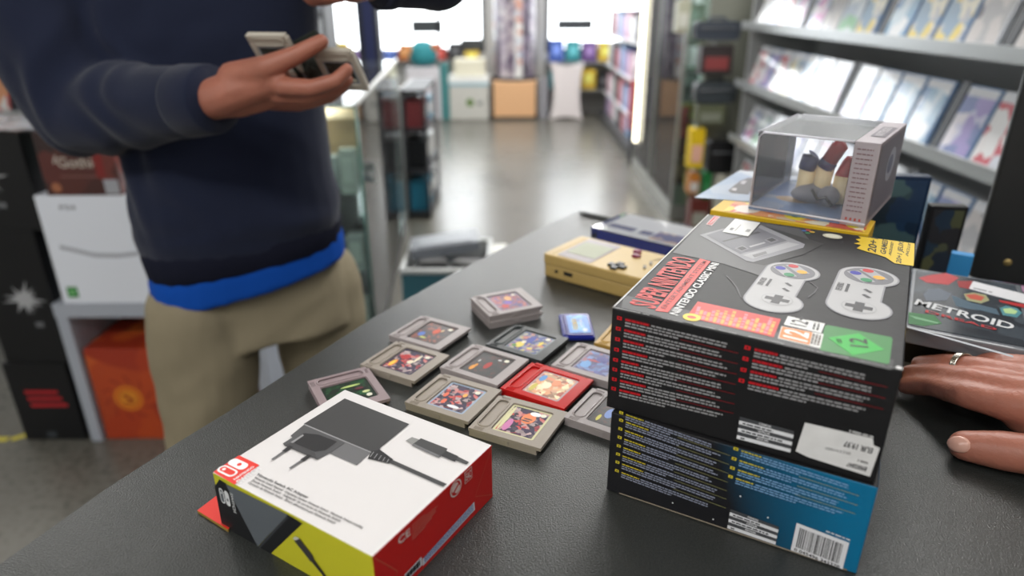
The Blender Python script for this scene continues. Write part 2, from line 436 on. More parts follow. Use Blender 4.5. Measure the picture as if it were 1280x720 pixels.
make_cart('warm grey cartridge with yellow and orange lettering and red figure on a dark blue label', PLG2,
          [(34, 24, 60), (52, 30, 70), (200, 60, 50), (190, 170, 170), (28, 22, 44)], -.1039, .5820, 1.0519, seed=5, scale=170,
          deco=blob([(240, 200, 70), (235, 130, 50), (175, 30, 35), (225, 215, 190)], [(-9, 8, 7, 3, 1), (-9, 8.5, 5.5, 2, 0), (6, 4, 5, 5, 2), (8, -9, 8, 1.6, 3), (0, -6, 3.5, 3, 3)]), sheet=mat('label_dark_blue_edge', (40, 34, 62), .35))
make_cart('light grey cartridge with orange emblem on black label, left of the red one', PLG,
          [(30, 28, 30), (44, 36, 34), (70, 28, 26), (34, 32, 36), (26, 26, 28)], -.0264, .5747, 1.0168, seed=8, scale=200,
          deco=blob([(225, 150, 50), (165, 40, 35), (190, 190, 190)], [(-11, 7, 5, 2.4, 0), (-6, 6, 3, 1.5, 0), (-1, -4, 7, 3, 1), (3, 8, 2.5, 1, 2), (13, -9, 1.5, 2, 2)]), sheet=mat('label_black_edge', (38, 36, 38), .35))
make_cart('charcoal cartridge with yellow and blue label', PLB,
          [(70, 84, 150), (60, 70, 130), (214, 196, 90), (120, 130, 170), (200, 120, 100), (60, 72, 120)], .0157, .6203, .9939, seed=11, scale=170,
          deco=blob([(228, 206, 90), (90, 140, 70), (70, 80, 160), (230, 220, 200)], [(-9, 4, 6.5, 4.5, 0), (-13, 8, 2.5, 3, 1), (6, -1, 8, 4, 2), (-2, 3, 3, 2.4, 3), (3, -14, 5, 2, 0)]), sheet=mat('label_silver_edge', (150, 158, 165), .25, metal=.3))
make_cart('warm grey cartridge with a crowded blue and red battle picture, in the front row', PLG2,
          [(60, 90, 170), (190, 80, 66), (46, 60, 130), (200, 200, 215), (150, 60, 60), (90, 120, 190), (220, 150, 110)], -.0517, .5163, 1.0730, seed=14, scale=230,
          deco=blob([(225, 110, 80), (235, 235, 240), (250, 170, 80)], [(-10, 4, 4, 2.2, 0), (-14, -8, 2, 6, 1), (0, 8, 4, 2, 0), (6, -8, 3, 2, 2)]), sheet=mat('label_pale_blue_edge', (150, 168, 190), .35))
make_cart('warm grey cartridge with cream and orange label, nearest cartridge of all', PLG2,
          [(205, 110, 74), (222, 140, 92), (150, 74, 66), (230, 170, 130), (190, 90, 60), (120, 80, 100)], .0055, .4787, 1.1082, seed=17, scale=190,
          deco=blob([(208, 204, 160), (200, 120, 170), (226, 130, 80), (60, 50, 60), (235, 235, 235)], [(0, 11, 18.5, 1.7, 0), (-9, 6, 9, 3, 1), (6, -6, 8, 6, 2), (2, -5, 1, 4, 3), (5, -6, 1, 4, 3), (14, -9, 3, 5, 4)]), sheet=mat('label_cream_edge', (205, 202, 160), .35))
make_cart('bright red cartridge with a cream and orange cartoon label', PLR,
          [(232, 190, 140), (220, 130, 100), (240, 215, 170), (150, 110, 90), (190, 80, 60), (245, 230, 190)], .0320, .5361, 1.0021, seed=20, scale=150,
          deco=blob([(200, 185, 80), (90, 150, 210), (235, 150, 110), (250, 230, 200)], [(-10, 9, 7, 2.4, 0), (8, 9, 6, 3, 1), (-2, 0, 6, 4.5, 3), (6, -6, 6, 4, 2)]), sheet=mat('label_pinkish_edge', (188, 165, 168), .3))
make_cart('grey cartridge hidden under the turned cartridge at the back of the group', PLG,
          [(70, 60, 90), (120, 60, 70), (60, 60, 90)], -.0071, .7025, 2.0037, seed=23, group=None)
make_cart('turned grey cartridge with purple and orange label, topmost of the back pair', PLG,
          [(90, 66, 130), (70, 60, 110), (190, 100, 80), (60, 54, 96), (160, 60, 70)], -.0071, .7025, 2.0037, z=TZ+CT, seed=26, scale=180,
          deco=blob([(225, 170, 110), (190, 60, 60), (120, 90, 180)], [(8, -6, 6, 4, 0), (-10, 5, 5, 4, 1), (-2, -2, 5, 4, 2)]), sheet=mat('label_lilac_edge', (130, 120, 140), .35))
def pose(tl, tr, z=TZ+.0078):
    p, q = atz(*tl, z), atz(*tr, z); d = (q-p); th = math.atan2(d.y, d.x); m = (p+q)/2
    return m.x+math.sin(th)*CH/2, m.y-math.cos(th)*CH/2, th
x, y, th = pose((387.3, 475.5), (455.9, 458.3))
make_cart('pinkish grey cartridge with green and black label, corner under the white box', mat('pinkish_grey_plastic', (146, 130, 133), .4, bump=.1, bscale=900),
          [(20, 52, 30), (28, 90, 50), (12, 22, 16), (30, 70, 44), (16, 30, 22)], x, y, th, seed=29, scale=150,
          deco=blob([(180, 200, 120), (90, 40, 50), (200, 210, 150)], [(4, 6, 9, 1.6, 0), (10, -1, 4, 2.2, 1), (14, -9, 3.5, 2, 2)]), sheet=mat('label_dark_green_edge', (26, 44, 34), .35))
x, y, th = pose((689, 456), (723.2, 426.8))
make_cart('grey cartridge with blue and purple label partly behind the tall black box', PLG,
          [(70, 80, 160), (60, 60, 120), (90, 130, 190), (150, 80, 90), (50, 56, 110)], x, y, th, seed=32, scale=140,
          deco=blob([(110, 160, 215), (170, 70, 80), (70, 70, 140)], [(-8, 6, 7, 5, 0), (2, 2, 2, 7, 1), (8, -4, 6, 6, 2)]), sheet=mat('label_lilac_edge', (130, 120, 140), .35))
x, y, th = pose((705.7, 521.2), (743.6, 483.2))
make_cart('light grey cartridge with dark blue label and yellow word, beside the black box', PLG,
          [(26, 36, 60), (90, 120, 190), (20, 26, 40), (120, 150, 210), (30, 40, 60)], x-.001, y, th, seed=35, scale=120,
          deco=blob([(215, 205, 80), (120, 150, 215)], [(-12, 8, 5, 1.6, 0), (-2, 2, 8, 4, 1)]), sheet=mat('label_black_edge', (38, 36, 38), .35))
x, y, th = pose((735, 436), (771, 398))
make_cart('gold coloured cartridge just showing left of the black box', PLY,
          [(180, 150, 80), (120, 90, 50), (200, 180, 120)], x+.002, y+.003, th, seed=38)
# handheld-advance style small cartridge
def small_cart():
    c = atz(720.5, 405.5, TZ+.006); a = atz(704, 421, TZ+.006); d = atz(698, 389.5, TZ+.006)-a
    th = math.atan2(d.y, d.x)
    t = thing('small_game_cartridge', 'small translucent blue cartridge with light blue label, beside the gold one', 'game cartridge', (c.x, c.y, TZ), th, None)
    BL = mat('translucent_blue_plastic', (34, 44, 150), .18, trans=.25, coat=.4)
    w, h = .0575, .0345
    b = MB(); out = rrect(-w/2, -h/2, w/2, h/2, .003, 4)
    vs, fs = plate_mesh([out], .0012, .0052, .0006); b.add(vs, fs, BL)
    vs, fs = plate_mesh([rrect(-w/2+.003, -h/2, w/2-.003, h/2-.002, .002, 3)], 0, .0022, .0003); b.add(vs, fs, BL)
    vs, fs = plate_mesh([rrect(-w/2+.002, -h/2+.001, w/2-.002, h/2-.005, .003, 4)], .0048, .0066, .0006); b.add(vs, fs, BL)
    b.build('shell', t)
    b = MB(); vs, fs = plate_mesh([rrect(-w/2+.004, h/2-.0042, w/2-.004, h/2-.0012, .0014, 4)], .005, .0062, .0004); b.add(vs, fs, BL); b.build('grip_ridge', t)
    f = Face((0, 0, .00665), (1, 0, 0), (0, 1, 0)); f.step = .00008
    f.poly(rrect(-.0215, -.0135, .0215, .0095, .002, 3), mat('label_sky_blue', (70, 130, 205), .3), 1)
    f.rect(-.0215, -.008, .0215, .006, art('sky_blue_swirl', [(80, 150, 220), (110, 180, 230), (70, 120, 200)], 130), 2)
    f.text('POKEMON', (-.014, -.001), (.012, -.001), (-.014, .0045), ink((225, 190, 90)), 4)
    f.text('SAPPHIRE', (-.010, -.0065), (.010, -.0065), (-.010, -.0035), ink((225, 235, 245)), 4)
    f.poly(circ(-.015, -.0075, .004, .0026), ink((225, 235, 235)), 4)
    f.build('label_sheet', t)
small_cart()

# ================================================================== CARTON HELPER
class Carton:
    def __init__(s, name, label, cat, x, y, deg, w, d, h, z, group=None):
        s.c0 = V((x, y, z)); a = math.radians(deg); s.a = V((math.cos(a), math.sin(a), 0)); s.b = V((-math.sin(a), math.cos(a), 0)); s.w, s.d, s.h = w, d, h
        ctr = s.c0+s.a*w/2+s.b*d/2
        s.t = thing(name, label, cat, ctr, 0, group); s.og = ctr
    def P(s, i, j, k): return s.c0+s.a*(s.w*i)+s.b*(s.d*j)+V((0, 0, s.h*k))
    def body(s, mats, name='carton_body', bev=.0008):
        """mats: dict bottom/top/near/right/far/left"""
        mb = MB(); g = mats.get
        vs = [s.P(i, j, k) for k in (0, 1) for (i, j) in ((0, 0), (1, 0), (1, 1), (0, 1))]
        de = mats['all']
        for key, f in (('bottom', (0, 3, 2, 1)), ('top', (4, 5, 6, 7)), ('near', (0, 1, 5, 4)), ('right', (1, 2, 6, 5)), ('far', (2, 3, 7, 6)), ('left', (3, 0, 4, 7))):
            mb.add([vs[i] for i in f], [(0, 1, 2, 3)], g(key, de))
        o = mb.build(name, s.t, s.og)
        bm = bmesh.new(); bm.from_mesh(o.data); bmesh.ops.remove_doubles(bm, verts=bm.verts, dist=1e-6); bm.to_mesh(o.data); bm.free()
        if bev:
            m = o.modifiers.new('bevel', 'BEVEL'); m.width = bev; m.segments = 2
        return o
    def face(s, which, off=.00015):
        if which == 'top': return Face(s.P(0, 0, 1)+V((0, 0, off)), s.a, s.b, s.og)
        if which == 'near': return Face(s.P(0, 0, 0)-s.b*off, s.a, V((0, 0, 1)), s.og)
        if which == 'right': return Face(s.P(1, 0, 0)+s.a*off, s.b, V((0, 0, 1)), s.og)
        if which == 'left': return Face(s.P(0, 1, 0)-s.a*off, -s.b, V((0, 0, 1)), s.og)
        if which == 'far': return Face(s.P(1, 1, 0)+s.b*off, -s.a, V((0, 0, 1)), s.og)

def sc(o, s): return lambda x, y: (o[0]+x/s, o[1]+y/s)

# ------------------------------------------------------------------ the two console cartons
lowb = Carton('console_box', 'black and blue console box with yellow and grey small print, lower of the two stacked', 'box', .0683, .3995, -28.9, .1655, .245, .0666, TZ+.0004)
TEAL = None
def grad_mat(name, c0, c1, face_a, length):
    m = bpy.data.materials.new(name); m.use_nodes = True; nt = m.node_tree; b = nt.nodes['Principled BSDF']; b.inputs['Roughness'].default_value = .35
    tc = nt.nodes.new('ShaderNodeTexCoord'); vm = nt.nodes.new('ShaderNodeVectorMath'); vm.operation = 'DOT_PRODUCT'
    nt.links.new(tc.outputs['Object'], vm.inputs[0]); vm.inputs[1].default_value = face_a
    mr = nt.nodes.new('ShaderNodeMapRange'); mr.inputs['From Min'].default_value = -length/2; mr.inputs['From Max'].default_value = length/2
    nt.links.new(vm.outputs['Value'], mr.inputs[0])
    r = nt.nodes.new('ShaderNodeValToRGB'); e = r.color_ramp.elements; e[0].position = .56; e[0].color = srgb(c0); e[1].position = 1; e[1].color = srgb(c1)
    nt.links.new(mr.outputs[0], r.inputs['Fac']); nt.links.new(r.outputs['Color'], b.inputs['Base Color']); return m
TEAL = grad_mat('black_to_teal_print', (16, 17, 22), (8, 108, 150), tuple(lowb.a+V((0, 0, .35))), .1655)
KRAFT = mat('kraft_edge', (150, 135, 115), .8)
lowb.body({'all': CARD_BLACK, 'near': TEAL, 'right': mat('teal_side_print', (10, 96, 140), .35), 'bottom': KRAFT})
def blocks(f, s, sq, ends, nlines, cbox, ctext, crule, h, seed, head):
    rn = random.Random(seed)
    for k, (p, e) in enumerate(zip(sq, ends)):
        q = s(*p); L = f.L(q); R = f.L(s(*e))
        d = (V(R)-V(L)); d.normalize(); n = V((-d.y, d.x))
        a = V(L)
        f.poly([tuple(a-n*h*1.0+d*t0+n*t1*h*2.0) for t0, t1 in ((-h*1.3, 0), (h*1.3, 0), (h*1.3, 1), (-h*1.3, 1))], ink(cbox), 2)
        f.poly([tuple(a-n*h*.35+d*t0+n*t1*h*.8) for t0, t1 in ((-h*.5, 0), (h*.5, 0), (h*.5, 1), (-h*.5, 1))], ink((20, 18, 18)), 3)
        L0 = a+d*h*3.2; full = (V(R)-L0).length
        hl = full*rn.uniform(.17, .26)
        if head: f.poly([tuple(L0+n*h*.9), tuple(L0-n*h*.8), tuple(L0+d*hl-n*h*.8), tuple(L0+d*hl+n*h*.9)], ink(crule), 2)
        f.words(L0-n*h*.4, L0-n*h*.4+d*hl, h*.8, ink(cbox), 3, rnd=rn)
        for j in range(nlines):
            st = L0 - n*(h*1.65*j+h*.4)
            x0 = hl+h if j == 0 else 0
            ln = full*(rn.uniform(.9, 1.0) if j < nlines-1 else rn.uniform(.4, .6))
            if ln > x0+h: f.words(st+d*x0, st+d*ln, h*.85, ink(ctext), 3, rnd=rn)
        if k: f.seg(L0+d*full*.55+n*h*2.2, L0+d*full*1.08+n*h*2.2, h*.42, ink(crule), 2)
f = lowb.face('near'); f.bmin = .0006; s = sc((760, 476.5), 3.0)
sqL = [(50, 118), (50, 146), (47, 178), (44, 210), (41, 242), (38, 273), (36, 303), (34, 335)]
blocks(f, s, sqL, [(x+375, y+(132+1.0*i)) for i, (x, y) in enumerate(sqL)], 3, (200, 186, 50), (140, 146, 165), (120, 118, 80), .0011, 3, False)
sqR = [(480, 253), (473, 290), (467, 325), (460, 357)]
blocks(f, s, sqR, [(x+430, y+140) for x, y in sqR], 3, (206, 190, 50), (120, 160, 200), (140, 140, 100), .0011, 4, False)
def codebox(f, s, q):
    A, B, C, D = [V(f.L(s(*p))) for p in q]   # tl tr br bl
    for k in range(6):
        t0, t1 = k/6, (k+1)/6
        P = [A.lerp(D, t0), B.lerp(C, t0), B.lerp(C, t1), A.lerp(D, t1)]
        f.poly([tuple(p) for p in P][::-1], ink((70, 72, 76)) if k % 2 == 0 else ink((222, 224, 228)), 2)
        st = A.lerp(D, t1)*.93+B.lerp(C, t1)*.07; en = A.lerp(D, t1)*.15+B.lerp(C, t1)*.85; dn = (A-D).normalized()*(A-D).length/24
        if k % 2: f.words(st+dn, st.lerp(en, (.72, .97, .1)[k//2])+dn, .0011, ink((60, 62, 66)), 3, rnd=random.Random(k))
        else:
            lab = ('CONSOLE', 'CONTROLLERS', 'MADE IN CHINA')[k//2]
            a = st.lerp(en, .38); c = st.lerp(en, .66)
            f.text(lab, a+dn*.9, c+dn*.9, a+dn*3.2, ink((225, 226, 230)), 3)
codebox(f, s, [(460, 478), (642, 545), (628, 612), (447, 550)])
A, B, C, D = [V(f.L(s(*p))) for p in ((708, 530), (905, 605), (878, 710), (685, 632))]
f.poly([tuple(p) for p in (D, C, B, A)], ink((225, 226, 230)), 2)
rn = random.Random(5); xx = .08
while xx < .9:
    wv = rn.choice((.008, .014, .022))
    f.poly([tuple(x) for x in (A.lerp(B, xx).lerp(D.lerp(C, xx), .82), A.lerp(B, xx+wv).lerp(D.lerp(C, xx+wv), .82), A.lerp(B, xx+wv).lerp(D.lerp(C, xx+wv), .12), A.lerp(B, xx).lerp(D.lerp(C, xx), .12))], ink((18, 18, 20)), 3)
    xx += wv+rn.choice((.009, .014, .02))
f.text('0 045496 343378', A.lerp(D, .97).lerp(B.lerp(C, .97), .06), A.lerp(D, .97).lerp(B.lerp(C, .97), .94), A.lerp(D, .86).lerp(B.lerp(C, .86), .06), ink((18, 18, 20)), 3)
f.words(A.lerp(B, .55)+(A-D)*.07, B+(A-D)*.07, .0011, ink((200, 205, 210)), 3)
for q in ((243, 455), (497, 430), (600, 510), (395, 517)): f.poly(circ(*f.L(s(*q)), .0006, n=8), ink((220, 220, 220)), 3)
f.seg((.010, .0012), (.160, .0012), .0011, ink((140, 130, 115)), 2)
f.build('side_print', lowb.t)

upb = Carton('console_box', 'black console box with two pad pictures and red lettering, upper of the two', 'box', .0657, .4065, -29.6, .1690, .2415, .0760, TZ+.067)
upb.body({'all': CARD_BLACK, 'bottom': KRAFT, 'top': mat('card_charcoal_print', (31, 31, 34), .5, spec=.4, bump=.2, bscale=50)})
f = upb.face('top')
s = sc((780, 300), 5.536)
f.ppoly([(841, 316), (886, 269), (1000, 286), (1012, 300), (950, 345), (905, 330)], ink((76, 76, 79)), 1)  # lighter grey reflection area painted into the top print
f.ppoly([s(0, 380), s(-20, 470), s(1850, 900), s(1870, 830)][:4], ink((46, 46, 49)), 0.5)
RED = ink((200, 38, 38)); RED2 = ink((222, 52, 44))
f.ptext('SUPER NINTENDO', s(215, 482), s(505, 140), s(30, 442), RED, 3)
f.ppoly([s(215, 492), s(305, 502), s(600, 150), s(525, 130)], RED2, 2)
f.ptext('ENTERTAINMENT SYSTEM', s(285, 482), s(575, 152), s(250, 472), ink((110, 20, 22)), 3)
f.ptext('NINTENDO CLASSIC MINI', s(372, 527), s(660, 168), s(312, 512), WHITE, 3)
f.ppoly([s(432, 535), s(1035, 675), s(1085, 550), s(510, 428)], ink((214, 44, 32)), 2)
A, B, C, D = [V(f.L(s(*p))) for p in ((505, 545), (1030, 662), (1075, 555), (540, 440))]
rn = random.Random(9)
for k in range(20):
    t = k/19.5; p = A.lerp(B, t); q = D.lerp(C, t)
    f.words(p, q, .0021, ink((240, 160, 60)) if k % 2 else ink((236, 120, 130)), 3, fill=rn.uniform(.55, .98), rnd=rn)
f.poly(circ(*f.L(s(468, 538)), .0055), ink((246, 214, 60)), 3); f.poly(circ(*f.L(s(468, 538)), .003, .0022), ink((200, 60, 40)), 4)
s8 = sc((860, 250), 8.0)
f.ppoly([s8(178, 248), s8(238, 260), s8(322, 170), s8(262, 160)], ink((225, 205, 205)), 3)
f.ppoly([s8(190, 246), s8(235, 252), s8(308, 174), s8(264, 166)], ink((196, 36, 44)), 4)
f.ptext('Nintendo', s8(238, 243), s8(300, 176), s8(210, 240), ink((230, 210, 210)), 5)
# console picture
G1, G2, G3, G4 = ink((140, 140, 146)), ink((104, 104, 112)), ink((62, 62, 68)), ink((166, 166, 170))
f.ppoly([(876, 295), (903, 287), (950, 281), (1030, 305), (1005, 318), (955, 332), (934, 328)], ink((30, 30, 33)), 1.5)
f.ppoly([(874.7, 293.9), (903, 286.4), (949.5, 280.8), (1006, 305.7), (1004, 310), (941.6, 327.9), (932.5, 326)], G1, 2)
f.ppoly([(883, 294.4), (903.8, 287.5), (947.5, 285), (983.8, 301.3), (925, 318)], G2, 3)
f.ppoly([(928, 319.5), (985, 303.2), (1000, 306), (941, 324)], G4, 3)
f.ppoly([(902, 302.2), (905, 303), (951, 291.5), (947, 290)], G3, 4)
f.ppoly([(936, 308.5), (938, 310), (957, 304.5), (955, 303)], G4, 4)
for q in ((964, 300.5), (927, 311)):
    f.ppoly([(q[0]-9, q[1]), (q[0], q[1]+4.2), (q[0]+9.5, q[1]+.5), (q[0]+1, q[1]-3.5)], ink((128, 128, 134)), 4)
    f.ppoly([(q[0]-6, q[1]), (q[0], q[1]+2.8), (q[0]+6.5, q[1]+.5), (q[0]+1, q[1]-2.3)], ink((48, 48, 54)), 5)
f.ppoly([(940, 319.5), (957, 314.6), (959, 317.5), (943, 322.4)], ink((120, 120, 122)), 4)
f.ppoly([(905, 291.5), (935, 298), (951, 281), (919, 275.5)], ink((24, 24, 26)), 5)
f.ppoly([(903, 290.6), (935, 296.3), (950.3, 279.4), (918.8, 274.4)], ink((226, 226, 226)), 6)
f.ppoly([(911, 288.5), (915, 289.2), (918, 286.2), (914, 285.5)], ink((120, 120, 122)), 7)
f.ppoly([(931, 290.5), (936, 291.4), (939, 288.2), (934, 287.4)], ink((150, 150, 150)), 7)
f.seg(f.L((918, 290)), f.L((926, 282)), .0008, ink((150, 150, 150)), 7)
# pads
sp = sc((920, 300), 4.5)
def pad(L1, L2, edgept, btn, dp, sel, lp):
    c1, c2 = V(f.L(sp(*L1))), V(f.L(sp(*L2))); R = (V(f.L(sp(*edgept)))-c1).length
    d = (c2-c1).normalized(); n = V((-d.y, d.x))
    if (V(f.L(sp(*lp)))-c1).dot(n) < 0: n = -n   # n towards the flat shoulder side
    def outline(r, off=0):
        f.poly(circ(c1.x, c1.y, r), off and G4 or G1, 2+off); f.poly(circ(c2.x, c2.y, r), off and G4 or G1, 2+off)
        m0 = [c1+n*r, c2+n*r, c2-n*r*.62, c1-n*r*.62]
        f.fpoly([tuple(p) for p in m0], off and G4 or G1, 2+off)
    outline(R*1.03); 
    PADC = ink((176, 176, 178))
    for r, m, lay in ((R*.97, PADC, 3),):
        f.poly(circ(c1.x, c1.y, r), m, lay); f.poly(circ(c2.x, c2.y, r), m, lay)
        f.fpoly([tuple(p) for p in (c1+n*r, c2+n*r, c2-n*r*.60, c1-n*r*.60)], m, lay)
    f.poly(circ(c1.x, c1.y, R*.84), ink((112, 112, 118)), 4)
    bp = [V(f.L(sp(*q))) for q in btn]   # blue red yellow green
    for a, b_ in ((0, 3), (1, 2)):
        dd = (bp[b_]-bp[a]).normalized()*R*.2; nn = V((-dd.y, dd.x))*1.15
        f.fpoly([tuple(p) for p in (bp[a]-dd+nn, bp[b_]+dd+nn, bp[b_]+dd-nn, bp[a]-dd-nn)], ink((168, 168, 172)), 5)
    for q, cc in zip(bp, ((48, 48, 160), (190, 40, 48), (226, 170, 50), (30, 132, 84))): f.poly(circ(q.x, q.y, R*.2), ink(cc), 6)
    f.poly(circ(*f.L(sp(*dp)), R*.55), ink((160, 160, 163)), 4); f.poly(circ(*f.L(sp(*dp)), R*.51), PADC, 4.5)
    q = V(f.L(sp(*dp)))
    for u_, v_ in ((1, .36), (.36, 1)):
        f.fpoly([tuple(q+d*R*.42*u_*i+n*R*.42*v_*j) for i, j in ((-1, -1), (1, -1), (1, 1), (-1, 1))], ink((58, 58, 62)), 5)
    for e in sel:
        q = V(f.L(sp(*e))); f.seg(q-d*R*.12+n*R*.12, q+d*R*.12-n*R*.12, R*.13, ink((70, 70, 74)), 5)
    q = c1.lerp(c2, .5)+n*R*.55
    up = n
    a = q+d*R*.42; 
    f.text('SUPER NINTENDO', a+n*R*.12, a-d*R*.8+n*R*.12, a+n*R*.34, ink((56, 56, 60)), 5)
    f.seg(a-n*R*.02, a-d*R*.8-n*R*.02, R*.1, ink((60, 60, 64)), 5)
pad((318, 178), (208, 345), (470, 200), [(250, 162), (322, 152), (370, 185), (298, 200)], (230, 338), [(296, 254), (280, 284)], (80, 240))
pad((745, 207), (688, 378), (915, 235), [(672, 190), (742, 178), (803, 217), (732, 230)], (690, 380), [(742, 290), (733, 320)], (500, 260))
# cable line
for pts in ([(908, 345), (915, 352), (921, 360), (926, 372)], [(1010, 372), (1018, 366), (1022, 360), (1012, 352)]):
    for a, b_ in zip(pts, pts[1:]): f.seg(f.L(a), f.L(b_), .0008, ink((74, 74, 78)), 2)
# age marks
f.ppoly([sp(268, 478), sp(478, 526), sp(500, 472), sp(292, 430)], ink((228, 228, 226)), 2)
f.ptext('12+', sp(396, 494), sp(420, 446), sp(300, 474), ink((24, 24, 26)), 3)
f.ppoly([sp(235, 556), sp(472, 612), sp(492, 532), sp(256, 486)], ink((228, 228, 226)), 2)
f.ppoly([sp(240, 552), sp(412, 593), sp(430, 523), sp(260, 490)], ink((214, 128, 54)), 3)
f.ptext('12', sp(402, 580), sp(412, 530), sp(262, 545), WHITE, 4)
for k in range(3): f.words(f.L(sp(430+18*k, 590+4*k)), f.L(sp(445+18*k, 530+5*k)), .0012, ink((90, 80, 70)), 4)
for k in range(2): f.words(f.L(sp(440+22*k, 508+5*k)), f.L(sp(450+22*k, 470+5*k)), .0012, ink((60, 60, 60)), 4)
f.ppoly([sp(468, 612), sp(475, 622), sp(850, 700), sp(862, 694), sp(880, 560), sp(872, 548), sp(515, 480), sp(500, 486)], ink((52, 128, 62)), 2)
f.ppoly([sp(518, 552), sp(655, 652), sp(832, 620), sp(690, 528)], ink((36, 172, 58)), 3)
f.ptext('12', sp(745, 612), sp(735, 562), sp(640, 600), ink((14, 34, 16)), 4)
f.ptext('USK', sp(598, 586), sp(592, 560), sp(568, 580), ink((14, 60, 20)), 4)
# yellow burst
s4 = sc((860, 240), 4.414)
f.ppoly([s4(*p) for p in ((940, 245), (1250, 285), (1245, 410), (1140, 395), (1090, 362), (1040, 345), (985, 330), (930, 312), (955, 295), (915, 285), (950, 278), (925, 262), (955, 258))], ink((226, 192, 32)), 2)
for txt, x0, y0, y1, wd in (('20+1', 1042, 334, 258, 48), ('GAMES', 1096, 345, 272, 32), ('INCLUDED', 1126, 350, 285, 14), ('20+1 JEUX', 1190, 396, 282, 38), ('INCLUS', 1220, 355, 292, 14)):
    f.ptext(txt, s4(x0-6, y0+4), s4(x0+8, y1), s4(x0-6-wd, y0-8), ink((28, 26, 16)), 3)
f.poly(circ(*f.L(s4(797, 245)), .0078, .0066), ink((206, 202, 180)), 2); f.poly(circ(*f.L(s4(797, 245)), .0058, .0048), ink((226, 224, 206)), 3)
for q, cc in (((640, 215), (60, 110, 180)), ((660, 228), (50, 140, 90)), ((662, 212), (190, 60, 60)), ((685, 222), (220, 180, 60))): f.poly(circ(*f.L(s4(*q)), .0022), ink(cc), 2)
# worn white edges
W_, D_ = upb.w, upb.d
f.seg((.0006, .002), (.0006, D_-.002), .0012, ink((190, 190, 190)), 2)
rn = random.Random(2); x = 0
while x < W_:
    l = rn.uniform(.003, .02)
    f.seg((x, .0006), (min(W_, x+l), .0006), rn.uniform(.0003, .0009), ink((150, 150, 150)), 2); x += l+rn.uniform(.001, .01)
f.poly(circ(W_-.002, .002, .0018, n=10), ink((210, 210, 210)), 3)
f.build('top_print', upb.t)
f = upb.face('near'); s = sc((760, 380), 5.54)
sqL = [(80, 97), (72, 170), (67, 243), (60, 315), (53, 385), (48, 452), (45, 520), (40, 585)]
blocks(f, s, sqL, [(x+765, y+183) for x, y in sqL], 3, (196, 26, 36), (150, 150, 152), (112, 18, 26), .0013, 6, True)
s = sc((900, 420), 4.0)
sqR = [(138, 58), (128, 113), (118, 168), (108, 222)]
blocks(f, s, sqR, [(x+650, y+152) for x, y in sqR], 3, (196, 26, 36), (150, 150, 152), (112, 18, 26), .0013, 7, True)
codebox(f, s, [(100, 402), (372, 475), (352, 582), (83, 512)])
f.words(f.L(s(768, 500)), f.L(s(648, 468)), .0013, ink((190, 190, 190)), 3)
f.build('side_print', upb.t)
f = upb.face('near', .0004)
f.ppoly([s(425, 432), s(378, 575), s(440, 605), s(750, 703), s(800, 560), s(768, 545), s(765, 512)], mat('price_sticker_paper', (222, 222, 222), .5, var=.05, vscale=60), 1)
f.ptext('EUR 19.97', s(768, 560), s(625, 522), s(758, 588), ink((60, 60, 64)), 3)
f.ptext('S/N 2 X 91/104531', s(655, 580), s(530, 552), s(651, 594), ink((150, 150, 152)), 3)
f.ptext('B9002847', s(738, 655), s(640, 628), s(728, 676), ink((60, 60, 64)), 3)
f.words(f.L(s(742, 630)), f.L(s(690, 615)), .0014, ink((140, 140, 140)), 3)
f.build('price_sticker', upb.t)['label'] = 'white price sticker stuck upside down'

# ------------------------------------------------------------------ the adapter carton
sw = Carton('adapter_box', 'white power adapter box with red end and yellow and grey side', 'box', -.1968, .3638, -31.86, .1397, .1208, .0449, TZ)
SRED = mat('red_card_print', (196, 30, 28), .4, bump=.05, bscale=80); SYEL = mat('yellow_card_print', (194, 190, 44), .4)
sw.body({'all': mat('white_card_print', (218, 215, 215), .45), 'near': SYEL, 'right': SRED, 'left': SRED, 'far': SYEL, 'bottom': SRED}, bev=.0005)
f = sw.face('top'); s = sc((340, 480), 5.141)
AD1, AD2, AD3, AD4 = ink((66, 66, 67)), ink((108, 108, 110)), ink((44, 44, 46)), ink((150, 150, 152))
f.ppoly([s(205, 258), s(640, 440), s(545, 525), s(375, 450), s(290, 400)], AD2, 2)
f.ppoly([s(468, 95), s(883, 260), s(700, 410), s(690, 430), s(640, 440), s(205, 258)], AD1, 3)
f.ppoly([s(205, 258), s(640, 440), s(636, 446), s(205, 266)], AD4, 4)
f.ppoly([s(205, 266), s(120, 335), s(130, 348), s(70, 385), s(80, 400), s(290, 490), s(385, 440), s(470, 380)], ink((84, 84, 86)), 4)
f.ppoly([s(205, 320), s(130, 378), s(275, 440), s(345, 430), s(420, 375), s(300, 330)], AD3, 5)
f.ppoly([s(200, 328), s(120, 380), s(135, 385), s(205, 338)], AD4, 6)
f.ppoly([s(130, 380), s(275, 445), s(290, 488), s(80, 400)], ink((70, 70, 72)), 5.5)
for a, b_ in (((125, 405), (0, 492)), ((245, 462), (115, 548))):
    m = (a[0]*.6+b_[0]*.4, a[1]*.6+b_[1]*.4)
    f.seg(f.L(s(*a)), f.L(s(*m)), .0034, AD3, 6); f.seg(f.L(s(*m)), f.L(s(*b_)), .0020, AD2, 6)
f.ppoly([s(640, 432), s(695, 425), s(780, 488), s(752, 514), s(615, 482)], AD3, 3)
for k in range(5): f.seg(f.L(s(655+24*k, 440+12*k)), f.L(s(630+27*k, 474+9*k)), .0006, AD4, 5)
s2 = sc((440, 540), 4.0)
f.ppoly([s(770, 488), s(755, 510), s2(455, 276), s2(475, 262)], AD1, 3)
f.ppoly([s2(268, 45), s2(300, 27), s2(338, 40), s2(305, 64)], ink((140, 140, 138)), 3)
